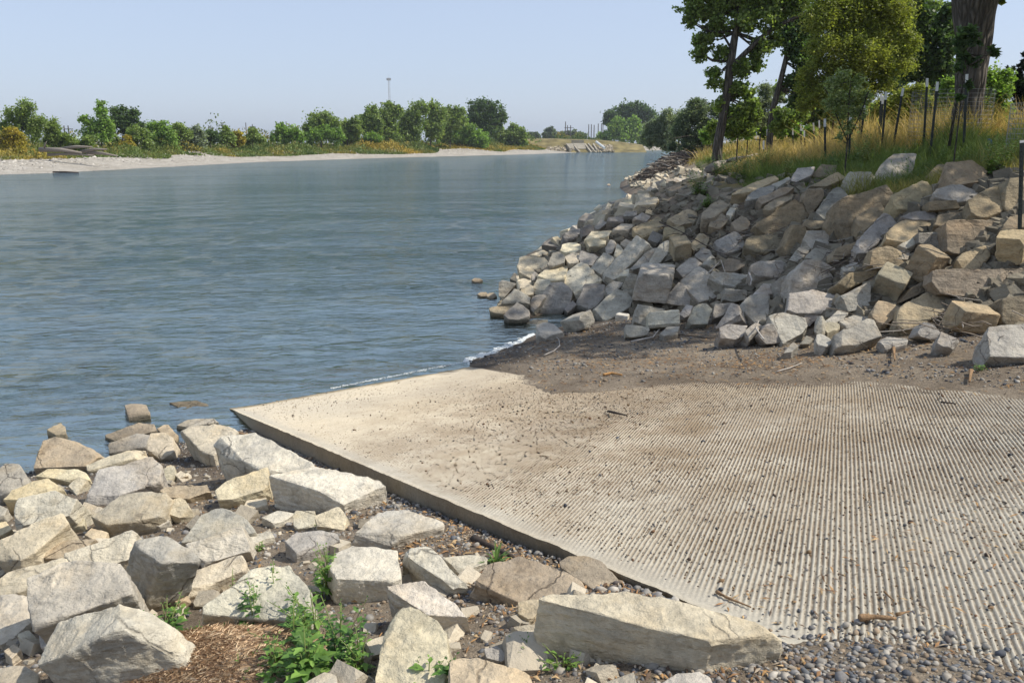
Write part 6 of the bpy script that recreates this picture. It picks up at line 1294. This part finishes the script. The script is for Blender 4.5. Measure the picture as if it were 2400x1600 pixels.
# ================================================================ far structures
# mast
p = at(916, 335, 620); e = empty('communications_mast', (p[0], p[1], 2)); tag(e, 'tall grey lattice communications mast above the far grove', 'mast'); mb = MB(); H = 46.; wd = .75
cr = [(wd*math.cos(a), wd*math.sin(a)) for a in (0, 2.094, 4.189)]
for x, y in cr: mb.tube([(x, y, 0), (x, y, H)], [.08, .06], 5)
for k in range(38):
    z0 = k*H/38; z1 = (k+1)*H/38
    for i in range(3):
        a, b = cr[i], cr[(i+1) % 3]; mb.tube([(a[0], a[1], z0), (b[0], b[1], z1)], [.035, .035], 4); mb.tube([(b[0], b[1], z0), (a[0], a[1], z1)], [.035, .035], 4)
mb.build('lattice', (M['tower'],), e); mb = MB()
for k in range(12): a = k*.5236; mb.box((1.4*math.cos(a), 1.4*math.sin(a), H-.6), (.28, .28, 1.6))
mb.tube([(1.4*math.cos(a*.5236), 1.4*math.sin(a*.5236), H-.9) for a in range(13)], [.12]*13, 5); mb.build('antenna', (M['tower'],), e); mb = MB(); mb.tube([(0, 0, H-1), (0, 0, H+2.6)], [.09, .04], 5); mb.build('rod', (M['tower'],), e)
# utility poles
def upole(px, ytop, Y, label, arm=True, group=''):
    A_ = at(px, 336, Y); B_ = at(px, ytop, Y); g = 2.2; e = empty('utility_pole', (A_[0], A_[1], g)); h = B_[2]-g; tag(e, label, 'utility pole', group); mb = MB(); mb.tube([(0, 0, -.5), (0, 0, h)], [.26, .2], 6); mb.build('pole', (M['pole'],), e)
    if arm: mb = MB(); mb.box((0, 0, h-1.2), (3.2, .25, .25)); mb.build('crossarm', (M['pole'],), e)
for x, yt, Y, a in [(1448, 425, 420, 0), (1463, 425, 420, 1), (1540, 403, 400, 1), (1703, 405, 420, 0), (1748, 415, 430, 1), (1912, 412, 420, 0), (1980, 397, 430, 0), (455, 425, 300, 0), (483, 425, 300, 1)]:
    upole(x*T1[2], 150+yt*T1[2], Y, 'dark wooden pole behind the shrubs of the far shore', a, 'utility poles behind the far shore')
for x, yt, a in [(1685, 353, 0), (1697, 376, 1), (1716, 376, 1), (1827, 370, 0), (1843, 370, 0), (1860, 374, 0), (1885, 366, 0), (1905, 364, 0), (1914, 366, 0)]:
    upole(680+x*T2[2], 150+yt*T2[2], 430, 'dark wooden pole standing beyond the concrete outfall', a, 'utility poles beyond the outfall')
# shed
Ys = 175; p = at(183, 325, Ys); e = empty('shed', (p[0], p[1], gz(p[0], p[1]))); tag(e, 'low shed with pale green metal roof behind far-shore shrubs', 'shed'); wz = 3.55-e.location.z; mb = MB(); mb.box((0, 0, wz/2), (6.2, 7, wz)); mb.build('wall', (M['wallp'],), e)
mb = MB(); h2 = .9; mb.add([(-3.5, -3.8, wz), (3.5, -3.8, wz), (3.5, 3.8, wz), (-3.5, 3.8, wz), (-3.5, 0, wz+h2), (3.5, 0, wz+h2)], [(0, 1, 5, 4), (2, 3, 4, 5), (0, 4, 3), (1, 2, 5), (0, 3, 2, 1)]); mb.build('roof', (M['roof'],), e)
# embankment with the road (grassy rise) and the concrete outfall
Yo = 282; 
def op(x, y, Y=Yo): return at(T2[0]+x*T2[2], T2[1]+y*T2[2], Y)
mb = MB(); K_ = [(1360, 468), (1470, 462), (1600, 461), (1700, 464), (1860, 468), (2000, 478), (2080, 488), (2160, 500)]
r1 = [op(x, y, Yo+9) for x, y in K_]; r2 = [op(x, y, Yo+26)+np.array([0, 0, .25]) for x, y in K_]; r0 = [np.array([a[0], Yo-1.5, -.3]) for a in r1]
n_ = len(K_); V = np.array(r0+r1+r2); Fq = [(i, i+1, n_+i+1, n_+i) for i in range(n_-1)]+[(n_+i, n_+i+1, 2*n_+i+1, 2*n_+i) for i in range(n_-1)]
o = newmesh('embankment', V, Fq, (plain('dry_grass_bank', (.17, .14, .06), .9, .5, .35),), False); tag(o, kind='structure')
mb = MB(); a = np.array([op(x, y-4, Yo+30) for x, y in K_[:4]]); b2 = a+np.array([0, 8, 0]); lo = a-np.array([0, 0, .7]); V = np.vstack([a, b2, lo]); o = newmesh('road', V, [(i, i+1, 4+i+1, 4+i) for i in range(3)]+[(8+i, 9+i, 1+i, i) for i in range(3)], (M['asphalt'],)); tag(o, kind='structure')
e = empty('concrete_outfall', tuple(op(1780, 535)*[1, 1, 0])); tag(e, 'concrete outfall with sloping triangular buttress walls at the far bank', 'outfall'); o0 = np.array(e.location)
def wallp(x0, y0, x1, y1, th=.55):
    a = op(x0, y0, Yo+4.5); b = op(x1, y1, Yo-1.5); c = np.array([b[0]-.1, Yo+4.5, -.3]); a0 = np.array([a[0], Yo+4.5, -.3]); b0 = np.array([b[0], b[1], -.3]); q = [a, b, b0, a0]; q = [k-o0 for k in q]; dd = np.array([th, .25*th, 0])
    m_ = MB(); m_.add(q+[k+dd for k in q], [(0, 1, 2, 3), (7, 6, 5, 4), (0, 4, 5, 1), (1, 5, 6, 2), (2, 6, 7, 3), (3, 7, 4, 0)]); m_.build('buttress', (M['concrete'],), e)
for q in [(1725, 486, 1770, 537), (1800, 486, 1840, 538), (1690, 488, 1712, 515), (1822, 486, 1862, 532), (1852, 486, 1874, 522)]: wallp(*q)
def slabp(pts, name, mt, Ya=Yo+2, Yb=Yo+4):
    q = [op(x, y, Ya if k > 1 else Yb)-o0 for k, (x, y) in enumerate(pts)]; m_ = MB(); m_.add(q+[k+np.array([0, .5, -.1]) for k in q], [(3, 2, 1, 0), (4, 5, 6, 7), (0, 1, 5, 4), (1, 2, 6, 5), (2, 3, 7, 6), (3, 0, 4, 7)]); m_.build(name, (mt,), e)
slabp([(1728, 485), (1800, 485), (1815, 520), (1768, 520)], 'headwall', M['concrete'], Yo+1.5); slabp([(1770, 519), (1812, 519), (1812, 545), (1770, 545)], 'opening_shade', M['wood_dk'], Yo+2.2, Yo+2.2)  # dark slab paints the shade inside the outfall mouth
slabp([(1686, 488), (1728, 486), (1760, 530), (1735, 525)], 'apron', M['concrete'], Yo+1); m_ = MB(); m_.tube([op(1875, 478, Yo+5)-o0, op(1925, 515, Yo-1)-o0], [.42, .42], 8); m_.build('pipe', (M['foam'],), e)
m_ = MB()
for k in range(7): m_.box(op(1728+k*11, 476, Yo+6)-o0, (.5, .5, 1.1)); 
m_.build('railing', (M['concrete'],), e)
# stone bank around the outfall
mb = MB(); rr = random.Random(71); quad = [((1180, 520), (1700, 480), (1690, 540), (1240, 545)), ((1870, 490), (1960, 500), (1985, 535), (1850, 540)), ((1545, 486), (1700, 486), (1740, 530), (1560, 540))]
for i in range(1100):
    q = quad[rr.choice([0, 0, 1, 2])]; u, v = rr.random(), rr.random(); x = (q[0][0]*(1-u)+q[1][0]*u)*(1-v)+(q[3][0]*(1-u)+q[2][0]*u)*v; y = (q[0][1]*(1-u)+q[1][1]*u)*(1-v)+(q[3][1]*(1-u)+q[2][1]*u)*v
    if y < 486: continue
    pp = op(x, y, Yo-1.5+ (540-y)/54*9.5); pp = op(x, y, pp[1]); s_ = rr.uniform(.35, .95); P = rand_block(pp, s_, rr); V, Fq, c = hull_mesh(P, 9, s_, i, chip=.1); mb.add(V+c, Fq, np.array([1, .94, .84])*rr.uniform(.6, 1.15))
o = mb.build('riprap', (M['rubble'],), usecol=True); tag(o, 'pale broken stone covering the far bank around the outfall', 'rubble', kind='stuff')
# cobbles on the far gravel beach
rg = np.random.default_rng(140); n = 9000; k = rg.choice(len(segL), n, p=segL**.5/np.sum(segL**.5)); u = rg.random(n); base_ = seg[k]+(seg[k+1]-seg[k])*u[:, None]; dirv = (seg[k+1]-seg[k])/segL[k][:, None]; nrm_ = np.stack([-dirv[:, 1], dirv[:, 0]], 1)
dd = rg.random(n)*19; x = base_[:, 0]+nrm_[:, 0]*dd; y = base_[:, 1]+nrm_[:, 1]*dd; size = rg.uniform(.08, .26, n)*np.clip(dd/8, .4, 1.3); P = np.stack([x, y, G(x, y)], 1)
_o = np.array([(1, 0, 0), (-1, 0, 0), (0, 1, 0), (0, -1, 0), (0, 0, 1.)]); _f = np.array([(0, 2, 4), (2, 1, 4), (1, 3, 4), (3, 0, 4)])
V, Fq, C = scatter_stones(P, size, pick(np.array([(.38, .35, .30), (.27, .25, .22), (.46, .43, .38)]), n, rg), 141, IV=_o, IF=_f, rough=.2); o = newmesh('cobbles', V, Fq, (M['pebble'],), False, C); tag(o, 'pale cobbles strewn over the far gravel beach', 'cobbles', kind='stuff')
# ================================================================ summer haze
m = bpy.data.materials.new('haze'); m.use_nodes = True; t = m.node_tree; t.nodes.clear(); o_ = t.nodes.new('ShaderNodeOutputMaterial'); pv = t.nodes.new('ShaderNodeVolumePrincipled')
pv.inputs['Color'].default_value = (.84, .90, .96, 1); pv.inputs['Density'].default_value = 0.00022; pv.inputs['Anisotropy'].default_value = .3; t.links.new(pv.outputs[0], o_.inputs['Volume'])
mb = MB(); mb.box((0, 2400, 26), (9000, 5300, 60)); o = mb.build('haze', (m,)); tag(o, 'thin summer haze over the river', kind='stuff')
